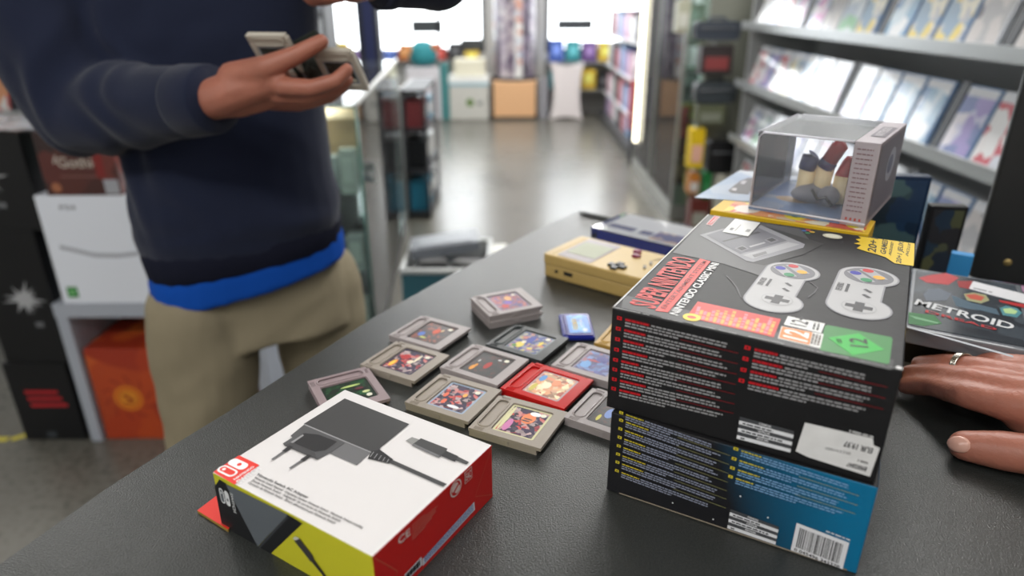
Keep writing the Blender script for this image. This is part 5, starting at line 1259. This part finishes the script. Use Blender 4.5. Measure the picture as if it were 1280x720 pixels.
# accessories rack between the cabinet and the game shelves
ar = thing('accessory_rack', 'dark pegboard rack hung with bags and small packs between cabinet and game shelves', 'rack', (1.42, 4.0, 0)); aro = (1.42, 4.0, 0)
b = MB(); b.box((1.10, 4.04, 0), (1.75, 4.08, 1.9), mat('pegboard', (120, 122, 112), .6)); b.build('pegboard', ar, aro)
b = MB(); b.box((1.10, 3.98, 0), (1.75, 4.04, .12), mat('gondola_dark', (70, 72, 74), .5)); b.build('base', ar, aro)
def peg(u0, u1, v0, v1, lab, cc, y=3.90, d=.09, cc2=None, nm='hanging_pack', sh='box'):
    p0 = aty(u0, v1, y); p1 = aty(u1, v0, y); w = (p1.x-p0.x)/2; h = p1.z-p0.z
    m = mat('peg_%d_%d_%d' % cc, cc, .45)
    b = MB()
    if sh == 'bag':
        b.prism(rrect(-w, 0, w, h*.86, min(w, h)*.25), -d/2, d/2, m, Matrix.Rotation(PI/2, 4, 'X')); b.tube([(-w*.4, 0, h*.84), (-w*.3, 0, h), (w*.3, 0, h), (w*.4, 0, h*.84)], .008, m, 8)
        b.tube([(-w*.8, -d/2-.002, h*.55), (w*.8, -d/2-.002, h*.55)], .005, mat('zip_grey', (90, 92, 96), .4), 6)
    else:
        b.box((-w, -d/2, 0), (w, d/2, h), m); b.box((-w*.75, -d/2-.003, h*.15), (w*.75, -d/2, h*.6), mat('peg2_%d_%d_%d' % (cc2 or (200, 200, 190)), cc2 or (200, 200, 190), .4)); b.tube([(0, 0, h-.004), (0, .06, h+.006)], .004, METAL, 6)
    o = b.build(nm, None, bev=.004); o.location = ((p0.x+p1.x)/2, y, p0.z); tag(o, lab, 'bag' if sh == 'bag' else 'accessory pack', 'packs on the accessory rack')
peg(866, 925, 22, 50, 'dark grey console cradle, topmost on the accessory rack', (56, 62, 72), sh='bag')
peg(872, 915, 56, 92, 'black and red small pack hanging on the accessory rack, under the cradle', (50, 44, 44), cc2=(130, 60, 60))
peg(866, 920, 98, 128, 'charcoal zipped bag on the accessory rack above the yellow pack', (50, 56, 60), sh='bag')
peg(868, 905, 130, 154, 'olive pack on the accessory rack between two bags', (88, 92, 70), cc2=(120, 124, 110))
peg(858, 880, 160, 208, 'bright yellow pack with white window, on the accessory rack', (214, 180, 20), cc2=(220, 170, 150))
peg(881, 922, 168, 214, 'black square bag hanging right of the bright yellow pack', (18, 18, 20), sh='bag')
peg(858, 873, 216, 240, 'orange topped small pack low on the accessory rack', (176, 110, 40), cc2=(200, 200, 196))
peg(874, 888, 214, 246, 'green pack low on the accessory rack', (30, 110, 56), cc2=(60, 130, 80))
peg(889, 918, 216, 262, 'cream rounded pack low on the accessory rack', (200, 198, 184), cc2=(214, 212, 200))
peg(858, 886, 248, 285, 'dark red pack lowest on the accessory rack', (96, 40, 34), cc2=(150, 150, 140))
peg(843, 862, 0, 40, 'pale pack at the upper left of the accessory rack', (170, 170, 150), y=3.95)

# ================================================================== RIGHT: SHELVES OF GAME CASES
XS = 1.20
gs = thing('game_shelf', 'long grey wall shelf unit holding rows of sloping game cases on the right', 'shelf', (1.45, 2.5, 0)); gso = (1.45, 2.5, 0)
SB = mat('shelf_board_grey', (142, 146, 148), .4); SBK = mat('shelf_back_grey', (208, 210, 212), .6)
b = MB(); b.box((1.60, .95, 0), (1.64, 3.80, 2.0), SBK); b.build('back_board', gs, gso)
b = MB(); b.box((XS+.02, .95, 0), (1.6, 3.78, .10), SB); b.build('plinth', gs, gso)
SZ = (.355, .640, .925, 1.210, 1.495)
for z in SZ:
    b = MB(); b.box((XS+.004, .95, z-.022), (1.60, 3.78, z), SB); b.build('shelf_board', gs, gso)
    b = MB(); b.box((XS-.006, .95, z-.026), (XS+.004, 3.78, z+.012), mat('shelf_lip', (176, 180, 182), .3, metal=.4)); b.build('shelf_lip', gs, gso)
b = MB(); b.box((XS+.05, 3.78, 0), (1.64, 3.80, 2.0), SBK); b.build('end_panel', gs, gso)
CASE_M = glass('game_case_film', (.96, .98, 1), .80, .10)
PALS = [('pinkish', [(206, 150, 190), (220, 210, 226), (160, 170, 206), (226, 226, 232)]), ('pale blue', [(150, 180, 206), (206, 220, 230), (120, 150, 190), (230, 232, 236)]), ('white and green', [(220, 226, 226), (150, 190, 160), (206, 214, 220), (180, 190, 206)]), ('lilac', [(170, 160, 206), (206, 206, 226), (140, 150, 190), (226, 222, 230)]), ('white and red', [(226, 224, 226), (200, 110, 120), (206, 210, 220), (230, 230, 232)]), ('yellow and cream', [(226, 206, 130), (226, 222, 206), (190, 190, 196), (150, 170, 190)]), ('grey and brown', [(150, 140, 136), (176, 176, 180), (110, 110, 120), (200, 196, 196)])]
CASEB = [mat('case_body_clear', (206, 212, 220), .2, coat=.8), mat('case_body_blue', (120, 150, 190), .2, coat=.8)]
protos = {}
def game_case(pi, row, k, y, dark=False):
    key = (pi, dark)
    if key not in protos:
        me = {}
        b = MB(); b.box((-.007, -.0665, 0), (.007, .0665, .188), CASEB[pi % 2]); o = b.build('game_case', None, bev=.0015)
        c = MB(); c.box((-.0082, -.060, .005), (-.007, .0625, .160), art('case_cover_%d' % pi, PALS[pi][1], 22, seed=pi*3+1, rough=.12, coat=1.0)); c.box((-.0083, -.060, .160), (-.007, .0625, .183), mat('case_banner', (212, 214, 220), .15, coat=.8)); c.build('cover_sheet', o)
        protos[key] = o; r = o
    else: r = copy_tree(protos[key])
    r.location = (XS+.020, y, SZ[row]+.003); r.rotation_euler = (0, math.radians(17), 0)
    tag(r, '%s game case on the right wall, %s from near end, %s board' % (PALS[pi][0], ORD[k], ('fifth', 'fourth', 'third', 'second', 'topmost')[row]), 'game case', 'game cases on the right wall shelves')
rn = random.Random(77)
GAPS = {2: (1.30, 1.66, 2.02, 2.62), 3: (1.42, 1.84, 2.44, 3.05), 1: (1.30, 1.7, 2.1, 2.5), 0: (1.5, 2.2)}
DIV = []
for row in (0, 1, 2, 3):
    y = 1.05; k = 0; gaps = list(GAPS[row])
    while y < 3.70 and k < 18:
        if gaps and y > gaps[0]-.07: DIV.append((row, y-.0715+.0275)); y += .055; gaps.pop(0)
        game_case(rn.randrange(7), row, k, y); y += .143; k += 1
for row, g in DIV:
    b = MB(); R = Matrix.Translation((XS+.022, g, SZ[row]+.002)) @ Matrix.Rotation(math.radians(17), 4, 'Y'); b.box((-.004, -.016, 0), (.03, .016, .196), mat('divider_dark', (66, 70, 76), .4), R)
    b.build('divider', gs, gso)

# ================================================================== PEOPLE
def cap(mb, p0, r0, p1, r1, m, seg=16, ends=True):
    p0, p1 = V(p0), V(p1); n = max(2, int((p1-p0).length/max(.004, min(r0, r1)*.9)))
    n = min(n, 6)
    mb.tube([p0.lerp(p1, i/n) for i in range(n+1)], [r0+(r1-r0)*i/n for i in range(n+1)], m, seg)
    if ends: mb.ball(p0, r0, m, seg); mb.ball(p1, r1, m, seg)
def blend(name, mb, voxel, smooth, parent, origin, m, post=None, sm_iter=None):
    """fuse the collected shapes into one continuous surface"""
    o = mb.build(name, None, origin)
    r = o.modifiers.new('r', 'REMESH'); r.mode = 'VOXEL'; r.voxel_size = voxel; r.use_smooth_shade = True
    s = o.modifiers.new('s', 'SMOOTH'); s.factor = .5; s.iterations = smooth
    dg = bpy.context.evaluated_depsgraph_get(); me = bpy.data.meshes.new_from_object(o.evaluated_get(dg))
    bpy.data.objects.remove(o)
    me.materials.clear(); me.materials.append(m)
    for p in me.polygons: p.use_smooth = True; p.material_index = 0
    if post:
        nn = [v.normal.copy() for v in me.vertices]
        cc_ = [post(v.co.copy(), n_) for v, n_ in zip(me.vertices, nn)]
        me.vertices.foreach_set('co', [q for c in cc_ for q in c]); me.update()
    no = bpy.data.objects.new(name, me); COL.objects.link(no); 
    if parent: no.parent = parent
    else: no.location = origin
    return no
SKIN = mat('skin', (166, 106, 88), .45, bump=.25, bscale=260, var=.10, vscale=18, sss=.12)
def sweater_post(amp, sc1, amp2=.0):
    def f_(co, n):
        p = V(co); d = noise.noise(p*sc1)+.5*noise.noise(p*sc1*2.3+V((3, 1, 7)))
        w = noise.noise(V((p.x*4, p.y*4, p.z*16+3*noise.noise(p*5))))
        return co+n*(amp*d+amp2*w)
    return f_

def torso_rings(mb, rings, m, seg=28, yaw=0., tilt=0.):
    """rings: (cx, cy, z, rx, ry)"""
    vs = []; fs = []; cy_, sy_ = math.cos(yaw), math.sin(yaw)
    for cx, cy, z, rx, ry in rings:
        for k in range(seg):
            a = 2*PI*k/seg; ca, sa = math.cos(a), math.sin(a)
            e = .8; lx = rx*math.copysign(abs(ca)**e, ca); ly = ry*math.copysign(abs(sa)**e, sa)
            vs.append((cx+lx*cy_-ly*sy_, cy+lx*sy_+ly*cy_, z+tilt*lx))
    n = len(rings)
    for i in range(n-1):
        for k in range(seg): fs.append((i*seg+k, i*seg+(k+1) % seg, (i+1)*seg+(k+1) % seg, (i+1)*seg+k))
    fs.append(tuple(range(seg))[::-1]); fs.append(tuple((n-1)*seg+k for k in range(seg)))
    mb.add(vs, fs, m)

def D(u, v, dep): return CAM+ray(u, v)*dep
# ---- customer (body faces the counter)
cust = thing('person', 'person in a navy sweatshirt over a blue shirt and khaki trousers, holding grey cartridges', 'person', (-.50, 1.18, 0)); cuo = (-.50, 1.18, 0)
wr = D(268, 124, .900); el = D(108, 138, 1.02); sh = V((-.715, 1.13, 1.43)); shL = V((-.33, 1.28, 1.44))
elL = D(545, -38, .97); wrL = D(462, -26, .90)
body = MB()
# trunk, neck, head
torso_rings(body, [(-.487, 1.20, .76, .12, .07), (-.49, 1.19, .90, .13, .08), (-.495, 1.185, 1.10, .13, .085), (-.505, 1.18, 1.30, .17, .105), (-.505, 1.19, 1.42, .16, .09), (-.505, 1.19, 1.47, .08, .06)], SKIN, yaw=.4)
cap(body, (-.505, 1.19, 1.45), .055, (-.505, 1.17, 1.56), .052, SKIN)
body.ball((-.505, 1.165, 1.655), (.074, .094, .112), SKIN, 24); body.ball((-.505, 1.10, 1.60), (.045, .045, .045), SKIN)
cap(body, (-.505, 1.078, 1.655), .010, (-.505, 1.058, 1.625), .014, SKIN, 10)
for s_ in (-1, 1): body.ball((-.505+s_*.076, 1.17, 1.645), (.010, .018, .030), SKIN, 10)
body.ball((-.505, 1.070, 1.594), (.022, .010, .007), SKIN, 10)
# legs
for s_, hx, kx, hy in ((-1, -.565, -.595, 1.12), (1, -.405, -.385, 1.26)):
    cap(body, (hx, hy+.01, .76), .070, (kx, hy, .46), .050, SKIN); cap(body, (kx, hy, .46), .048, (kx, hy+.03, .09), .035, SKIN); cap(body, (kx, hy+.03, .06), .035, (kx+.02*s_, hy-.10, .04), .030, SKIN)
# arms
cap(body, sh, .048, el, .042, SKIN); cap(body, el, .040, wr, .027, SKIN)
cap(body, shL, .048, elL, .042, SKIN); cap(body, elL, .040, wrL, .027, SKIN)
# right hand (image left), palm turned up, holding the cartridges
def finger(mb, pts, rad): 
    for (a, ra), (b_, rb) in zip(zip(pts, rad), zip(pts[1:], rad[1:])): cap(mb, a, ra, b_, rb, SKIN, 12)
H = lambda u, v, d: D(u, v, d)
kn = [H(352, 108, .865), H(348, 118, .885), H(344, 124, .905), H(338, 128, .925)]
finger(body, [wr, H(300, 112, .89), H(345, 100, .875)], [.027, .027, .020]); finger(body, [wr, H(300, 122, .905), H(342, 118, .90)], [.026, .026, .018])
cap(body, H(300, 100, .885), .022, H(335, 92, .872), .017, SKIN); cap(body, H(310, 118, .91), .022, H(345, 122, .915), .016, SKIN)
cap(body, H(330, 98, .87), .016, H(345, 118, .90), .016, SKIN)
finger(body, [kn[0], H(390, 110, .855), H(420, 101, .850), H(434, 87, .850)], [.0125, .0110, .0095, .0082])
finger(body, [kn[1], H(388, 120, .875), H(418, 112, .872), H(434, 100, .872)], [.0125, .0112, .0097, .0085])
finger(body, [kn[2], H(384, 126, .90), H(412, 120, .90), H(430, 108, .897)], [.0120, .0108, .0095, .0082])
finger(body, [kn[3], H(372, 131, .92), H(394, 127, .925), H(408, 118, .922)], [.0110, .0095, .0085, .0075])
finger(body, [H(292, 98, .885), H(335, 84, .858), H(368, 70, .850), H(402, 52, .846)], [.021, .0155, .0120, .0095])
# left hand, fingers pointing down-left over the cartridges (mostly above the picture)
cap(body, wrL, .025, H(440, -18, .885), .022, SKIN)
for i in range(4):
    u0 = 440-6*i; finger(body, [H(u0, -14, .875+.018*i), H(u0-16, -6+1.5*i, .870+.018*i), H(u0-32, -5+1.5*i, .868+.018*i), H(u0-42, -9, .868+.018*i)], [.0115, .0100, .0090, .0080])
finger(body, [H(446, -30, .88), H(428, -34, .865), H(412, -32, .86)], [.014, .0115, .0095])
blend('body', body, .0030, 4, cust, cuo, SKIN)
# hair
hb = MB(); hb.ball((-.505, 1.185, 1.69), (.084, .098, .098), SKIN, 24); hb.ball((-.505, 1.215, 1.63), (.078, .075, .085), SKIN, 20)
HAIR = mat('brown_hair', (60, 44, 34), .6, bump=.6, bscale=120)
hair = blend('hair', hb, .006, 2, cust, cuo, HAIR)
fe = MB()
for s_ in (-1, 1):
    fe.ball((-.505+s_*.031, 1.084, 1.662), (.012, .008, .007), mat('eye_white', (225, 222, 216), .3), 10); fe.ball((-.505+s_*.031, 1.0775, 1.662), (.005, .003, .005), mat('iris_dark', (50, 40, 34), .2), 8)
fe.build('eyes', cust, cuo)
# shirt (blue) and sweatshirt
NAVY = mat('navy_sweatshirt', (29, 35, 56), .9, bump=.35, bscale=900, spec=.2, sheen=.15)
BLUE = mat('blue_shirt', (12, 74, 168), .85, bump=.2, bscale=500, spec=.2)
KHAKI = mat('khaki_cotton', (142, 132, 110), .85, bump=.25, bscale=700, spec=.2)
def ring_tilt(co, n): return co
sw_b = MB()
torso_rings(sw_b, [(-.484, 1.175, .922, .162, .108), (-.484, 1.175, .942, .169, .116), (-.484, 1.175, .975, .177, .128), (-.487, 1.175, 1.05, .170, .128), (-.492, 1.178, 1.16, .170, .124), (-.505, 1.18, 1.28, .190, .126), (-.512, 1.19, 1.40, .195, .112), (-.512, 1.19, 1.455, .115, .085), (-.512, 1.19, 1.49, .075, .065)], NAVY, yaw=.42, tilt=.08)
cap(sw_b, sh+V((.03, 0, -.02)), .088, sh.lerp(el, .5)+V((-.022, -.01, .0)), .088, NAVY, 20); cap(sw_b, sh.lerp(el, .5)+V((-.022, -.01, 0)), .088, el+V((0, .0, .005)), .072, NAVY, 20)
cu1 = el.lerp(wr, .84); cap(sw_b, el, .070, cu1, .047, NAVY, 20)
cap(sw_b, shL+V((-.03, 0, -.02)), .080, shL.lerp(elL, .5), .070, NAVY, 20); cap(sw_b, shL.lerp(elL, .5), .070, elL, .058, NAVY, 20); cap(sw_b, elL, .056, elL.lerp(wrL, .78), .042, NAVY, 20)
def folds(co, n):
    p = V(co)+V(cuo)
    d = .004*noise.noise(p*7)
    # drape folds, stronger round the elbow and above the hem
    e = math.exp(-((p-el).length/.16)**2)
    axis = (wr-el).normalized(); t = (p-el).dot(axis)
    d += e*.006*math.sin(t*70+9*noise.noise(p*9))
    hm = math.exp(-((p.z-.965)/.07)**2)
    d += hm*.006*noise.noise(V((p.x*9, p.y*9, p.z*26)))
    return co+n*d
blend('sweatshirt', sw_b, .0065, 5, cust, cuo, NAVY, folds)
# ribbed hem and cuff
rb_ = mat('navy_ribbing', (27, 29, 44), .95, bump=.3, bscale=600, spec=.15)
def hemp(lx, ly, z): return (-.484+lx*math.cos(.42)-ly*math.sin(.42), 1.175+lx*math.sin(.42)+ly*math.cos(.42), z+.10*lx)
hm = MB(); vs = []; seg = 60
for (z, r) in ((.860, -.006), (.868, .000), (.905, .0045), (.925, -.001), (.92, -.02), (.866, -.022)):
    for k in range(seg):
        a = 2*PI*k/seg; ca, sa = math.cos(a), math.sin(a); e = .8; rr = r+.0012*math.sin(k*15)
        vs.append(hemp((.168+rr)*math.copysign(abs(ca)**e, ca), (.115+rr)*math.copysign(abs(sa)**e, sa), z+.040))
nr = 6
hm.add(vs, [(i*seg+k, i*seg+(k+1) % seg, ((i+1) % nr)*seg+(k+1) % seg, ((i+1) % nr)*seg+k) for i in range(nr) for k in range(seg)], rb_, True)
hm.build('ribbed_hem', cust, cuo)
ax = (wr-el).normalized()
cf = MB(); c0 = el.lerp(wr, .80); c1_ = el.lerp(wr, 1.005)
cf.tube([c0, c0.lerp(c1_, .12), c0.lerp(c1_, .9), c1_, c1_-ax*.002, c1_-ax*.03], [.046, .0485, .0455, .0435, .038, .036], NAVY, 28); cf.build('cuff', cust, cuo)
ax2 = (wrL-elL).normalized(); cf = MB(); c0 = elL.lerp(wrL, .74); c1_ = elL.lerp(wrL, .92)
cf.tube([c0, c0.lerp(c1_, .12), c0.lerp(c1_, .9), c1_], [.041, .043, .041, .037], NAVY, 24); cf.build('cuff', cust, cuo)
bs = MB()
torso_rings(bs, [(-.485, 1.18, .858, .166, .112), (-.485, 1.18, .861, .173, .119), (-.485, 1.18, .90, .173, .119), (-.485, 1.18, .945, .162, .110), (-.485, 1.18, .97, .150, .10)], BLUE, yaw=.42, tilt=.17)
blend('blue_shirt', bs, .006, 2, cust, cuo, BLUE, lambda co, n: co+n*.003*noise.noise(V((co.x*14, co.y*14, co.z*5))))
# trousers
tr = MB()
torso_rings(tr, [(-.482, 1.19, .745, .166, .108), (-.484, 1.19, .82, .166, .108), (-.485, 1.185, .91, .154, .100)], KHAKI, yaw=.42)
for hx, kx, ax_, hy in ((-.568, -.592, -.585, 1.125), (-.400, -.383, -.385, 1.265)):
    cap(tr, (hx, hy, .80), .096, (kx, hy-.005, .46), .085, KHAKI, 22); cap(tr, (kx, hy-.005, .46), .085, (ax_, hy+.03, .10), .070, KHAKI, 22)
def tfold(co, n):
    p = V(co)+V(cuo)
    q = V((p.x*7+p.z*9, p.y*6, p.z*16-p.x*14)); q2 = V((p.x*12-p.z*10, p.y*9, p.z*12+p.x*10))
    e = math.exp(-((p.z-.74)/.16)**2)
    return co+n*(.0055*e*noise.noise(q)+.004*noise.noise(q2)+.004*noise.noise(p*5))
blend('trousers', tr, .006, 4, cust, cuo, KHAKI, tfold)
for kx, s_, hy in ((-.587, -1, 1.16), (-.383, 1, 1.30)):
    sb_ = MB(); cap(sb_, (kx, hy, .045), .043, (kx+s_*.03, hy-.18, .040), .040, DARKP, 16); sb_.ball((kx, hy, .08), (.045, .05, .045), DARKP)
    sh_ = blend('shoe', sb_, .006, 3, cust, cuo, mat('dark_shoe', (50, 50, 54), .6), lambda co, n: V((co.x, co.y, max(co.z, .004))))

# cartridges in the hand
def held(label, u, v, dep, eul, shell, seed):
    p = D(u, v, dep)
    return make_cart(label, shell, [(40, 50, 46), (70, 76, 72), (30, 36, 34)], p.x, p.y, 0, z=p.z, seed=seed, rot=eul, group='cartridges held in the hand')
PALEG = mat('pale_grey_cartridge', (188, 182, 170), .45)
held('pale grey cartridge held at the left of the hand', 348, 66, .885, (math.radians(126), math.radians(0), math.radians(-14)), PALEG, 51)
held('pale grey cartridge held at the fingertips', 428, 84, .888, (math.radians(126), math.radians(0), math.radians(-16)), PALEG, 52)
held('dark green cartridge held between two pale ones', 392, 76, .893, (math.radians(104), math.radians(-24), math.radians(-10)), mat('dark_green_cart', (38, 46, 40), .4), 53)

# ---- shop assistant: right hand on the counter (body beyond the right edge of the picture)
asst = thing('person', 'person at the right whose ringed hand rests on the counter beside the black boxes', 'person', (1.0, -.18, 0)); aso = (1.0, -.18, 0)
A = MB(); m = SKIN
wA = atz(1400, 515, TZ+.055); eA = V((.80, .20, TZ+.15)); sA = V((.93, -.12, 1.42))
mc = [atz(1258, 506, TZ+.040), atz(1266, 488, TZ+.047), atz(1276, 473, TZ+.049), atz(1288, 463, TZ+.044)]
pip = [atz(1205, 493, TZ+.036), atz(1212, 475, TZ+.042), atz(1222, 461, TZ+.043), atz(1240, 455, TZ+.038)]
dip = [atz(1165, 482, TZ+.024), atz(1172, 467, TZ+.031), atz(1182, 455, TZ+.032), atz(1205, 450, TZ+.028)]
tip = [atz(1132, 482, TZ+.0115), atz(1138, 466, TZ+.018), atz(1150, 455, TZ+.020), atz(1176, 450, TZ+.017)]
for i in range(4):
    cap(A, wA+V((-.012, -.012+.010*i, .0)), .019, mc[i], .0135, m, 14)
    for (a, ra), (b_, rb2) in (((mc[i], .0128), (pip[i], .0108)), ((pip[i], .0106), (dip[i], .0094)), ((dip[i], .0093), (tip[i], .0080))): cap(A, a, ra, b_, rb2, m, 14)
for i in range(3): cap(A, mc[i]+V((.01, 0, -.006)), .013, mc[i+1]+V((.01, 0, -.006)), .013, m, 12); cap(A, mc[i].lerp(mc[i+1], .5), .0105, pip[i].lerp(pip[i+1], .3), .008, m, 12)
cap(A, wA+V((-.01, -.012, -.004)), .024, atz(1345, 553, TZ+.036), .019, m, 14); cap(A, wA, .026, mc[0].lerp(mc[3], .4)+V((.03, -.005, -.006)), .019, m, 14)
th_ = [atz(1360, 562, TZ+.034), atz(1308, 571, TZ+.024), atz(1252, 563, TZ+.0175), atz(1206, 557, TZ+.0135)]
for i, (r0, r1) in enumerate(((.019, .0160), (.0155, .0150), (.0150, .0118))): cap(A, th_[i], r0, th_[i+1], r1, m, 16)
cap(A, atz(1345, 548, TZ+.036), .017, mc[0]+V((.012, -.004, -.008)), .014, m, 12)
cap(A, wA, .028, eA, .043, m, 20); cap(A, eA, .044, sA, .05, m, 20)
torso_rings(A, [(1.05, -.25, .80, .11, .15), (1.05, -.25, 1.1, .10, .14), (1.05, -.25, 1.35, .11, .17), (1.05, -.25, 1.45, .08, .10)], m)
cap(A, (1.05, -.25, 1.44), .055, (1.04, -.25, 1.56), .052, m); A.ball((1.03, -.25, 1.65), (.094, .074, .112), m, 24); A.ball((.965, -.25, 1.60), .042, m); cap(A, (.94, -.25, 1.65), .010, (.925, -.25, 1.625), .013, m, 10)
for s_ in (-1, 1):
    A.ball((1.035, -.25+s_*.076, 1.645), (.018, .010, .030), m, 10)
    cap(A, (1.05, -.25+s_*.09, .82), .08, (1.04, -.25+s_*.10, .46), .052, m); cap(A, (1.04, -.25+s_*.10, .46), .05, (1.06, -.25+s_*.10, .09), .035, m); cap(A, (1.06, -.25+s_*.10, .05), .035, (.94, -.25+s_*.11, .04), .03, m)
cap(A, (1.05, -.42, 1.40), .05, (1.02, -.50, 1.12), .042, m); cap(A, (1.02, -.50, 1.12), .04, (.93, -.45, .90), .028, m); cap(A, (.93, -.45, .90), .028, (.90, -.43, .82), .02, m)
for i in range(4): cap(A, (.90-.012*i+.02, -.43, .82), .010, (.895-.012*i+.02, -.42, .75+.006*i), .008, m, 10)
cap(A, (.905, -.44, .84), .012, (.875, -.42, .79), .009, m, 10)
blend('body', A, .0026, 5, asst, aso, SKIN)
# nail and ring
nb = MB(); Rn = (th_[3]-th_[2]).to_track_quat('Y', 'Z').to_matrix()
vd = (CAM-th_[3]).normalized(); nd = (vd+V((-.25, 0, .1))).normalized(); ax0 = (th_[3]-th_[2]).normalized(); bx0 = nd.cross(ax0).normalized(); ax0 = bx0.cross(nd); Rn = Matrix((bx0, ax0, nd)).transposed()
nb.ball(th_[3]+nd*.0098+ax0*.002, (.0064, .0082, .0030), mat('fingernail', (206, 158, 142), .25), 16, Rn.to_3x3()); nb.build('fingernail', asst, aso)
rg = MB(); dirr = (dip[2]-pip[2]).normalized(); cR = pip[2].lerp(dip[2], .45); uu = dirr.cross(V((0, 0, 1))).normalized(); ww = uu.cross(dirr)
pts_ = [cR+(uu*math.cos(2*PI*k/32)+ww*math.sin(2*PI*k/32))*.0112 for k in range(32)]
for off in (-.0018, 0, .0018): rg.tube([p+dirr*off for p in pts_], .0013, mat('silver_ring', (200, 196, 186), .18, metal=1), 8, closed=True)
rg.build('ring', asst, aso)
# clothes of the assistant
DKS = mat('charcoal_shirt', (46, 48, 52), .9, bump=.2, bscale=600)
cl_ = MB(); torso_rings(cl_, [(1.05, -.25, .86, .15, .20), (1.05, -.25, 1.1, .14, .18), (1.05, -.25, 1.35, .14, .21), (1.05, -.25, 1.44, .10, .13), (1.05, -.25, 1.48, .07, .075)], DKS)
cap(cl_, sA+V((.05, -.02, -.01)), .075, sA.lerp(eA, .55), .062, DKS, 18); cap(cl_, (1.05, -.42, 1.39), .07, (1.03, -.49, 1.20), .06, DKS, 18)
blend('shirt', cl_, .008, 3, asst, aso, DKS)
tr2 = MB(); torso_rings(tr2, [(1.05, -.25, .74, .13, .17), (1.05, -.25, .90, .13, .17)], DKS)
for s_ in (-1, 1): cap(tr2, (1.05, -.25+s_*.09, .80), .10, (1.04, -.25+s_*.10, .46), .078, DKS, 18); cap(tr2, (1.04, -.25+s_*.10, .46), .078, (1.06, -.25+s_*.10, .10), .062, DKS, 18)
blend('trousers', tr2, .009, 3, asst, aso, mat('dark_jeans', (36, 42, 56), .9))
hb = MB(); hb.ball((1.05, -.25, 1.69), (.098, .084, .098), SKIN, 20); hb.ball((1.08, -.25, 1.63), (.075, .078, .085), SKIN, 20); blend('hair', hb, .007, 2, asst, aso, HAIR)
for s_ in (-1, 1):
    sb_ = MB(); cap(sb_, (1.07, -.25+s_*.10, .045), .043, (.90, -.25+s_*.11, .04), .04, DARKP, 16); blend('shoe', sb_, .007, 3, asst, aso, mat('dark_shoe', (50, 50, 54), .6), lambda co, n: V((co.x, co.y, max(co.z, .004))))

# ================================================================== WORLD, CAMERA, OUTPUT
w = bpy.data.worlds.new('World'); SC.world = w; w.use_nodes = True
bg = w.node_tree.nodes['Background']; bg.inputs[0].default_value = (.9, .95, 1, 1); bg.inputs[1].default_value = .25
cd = bpy.data.cameras.new('camera'); co_ = bpy.data.objects.new('camera', cd); COL.objects.link(co_)
cd.sensor_width = 36; cd.lens = F/1280*36; cd.clip_start = .02; cd.clip_end = 60
M = Matrix((CR, CU, -_w)).transposed().to_4x4(); M.translation = CAM; co_.matrix_world = M
cd.dof.use_dof = True; cd.dof.focus_distance = .52; cd.dof.aperture_fstop = 23.93/6.5
SC.camera = co_
SC.view_settings.view_transform = 'Standard'; SC.view_settings.look = 'None'; SC.view_settings.gamma = 1; SC.view_settings.use_curve_mapping = False
SC.view_settings.exposure = 0.0
SC.cycles.max_bounces = 8; SC.cycles.transparent_max_bounces = 24; SC.cycles.caustics_reflective = False; SC.cycles.caustics_refractive = False
SC.cycles.use_denoising = True
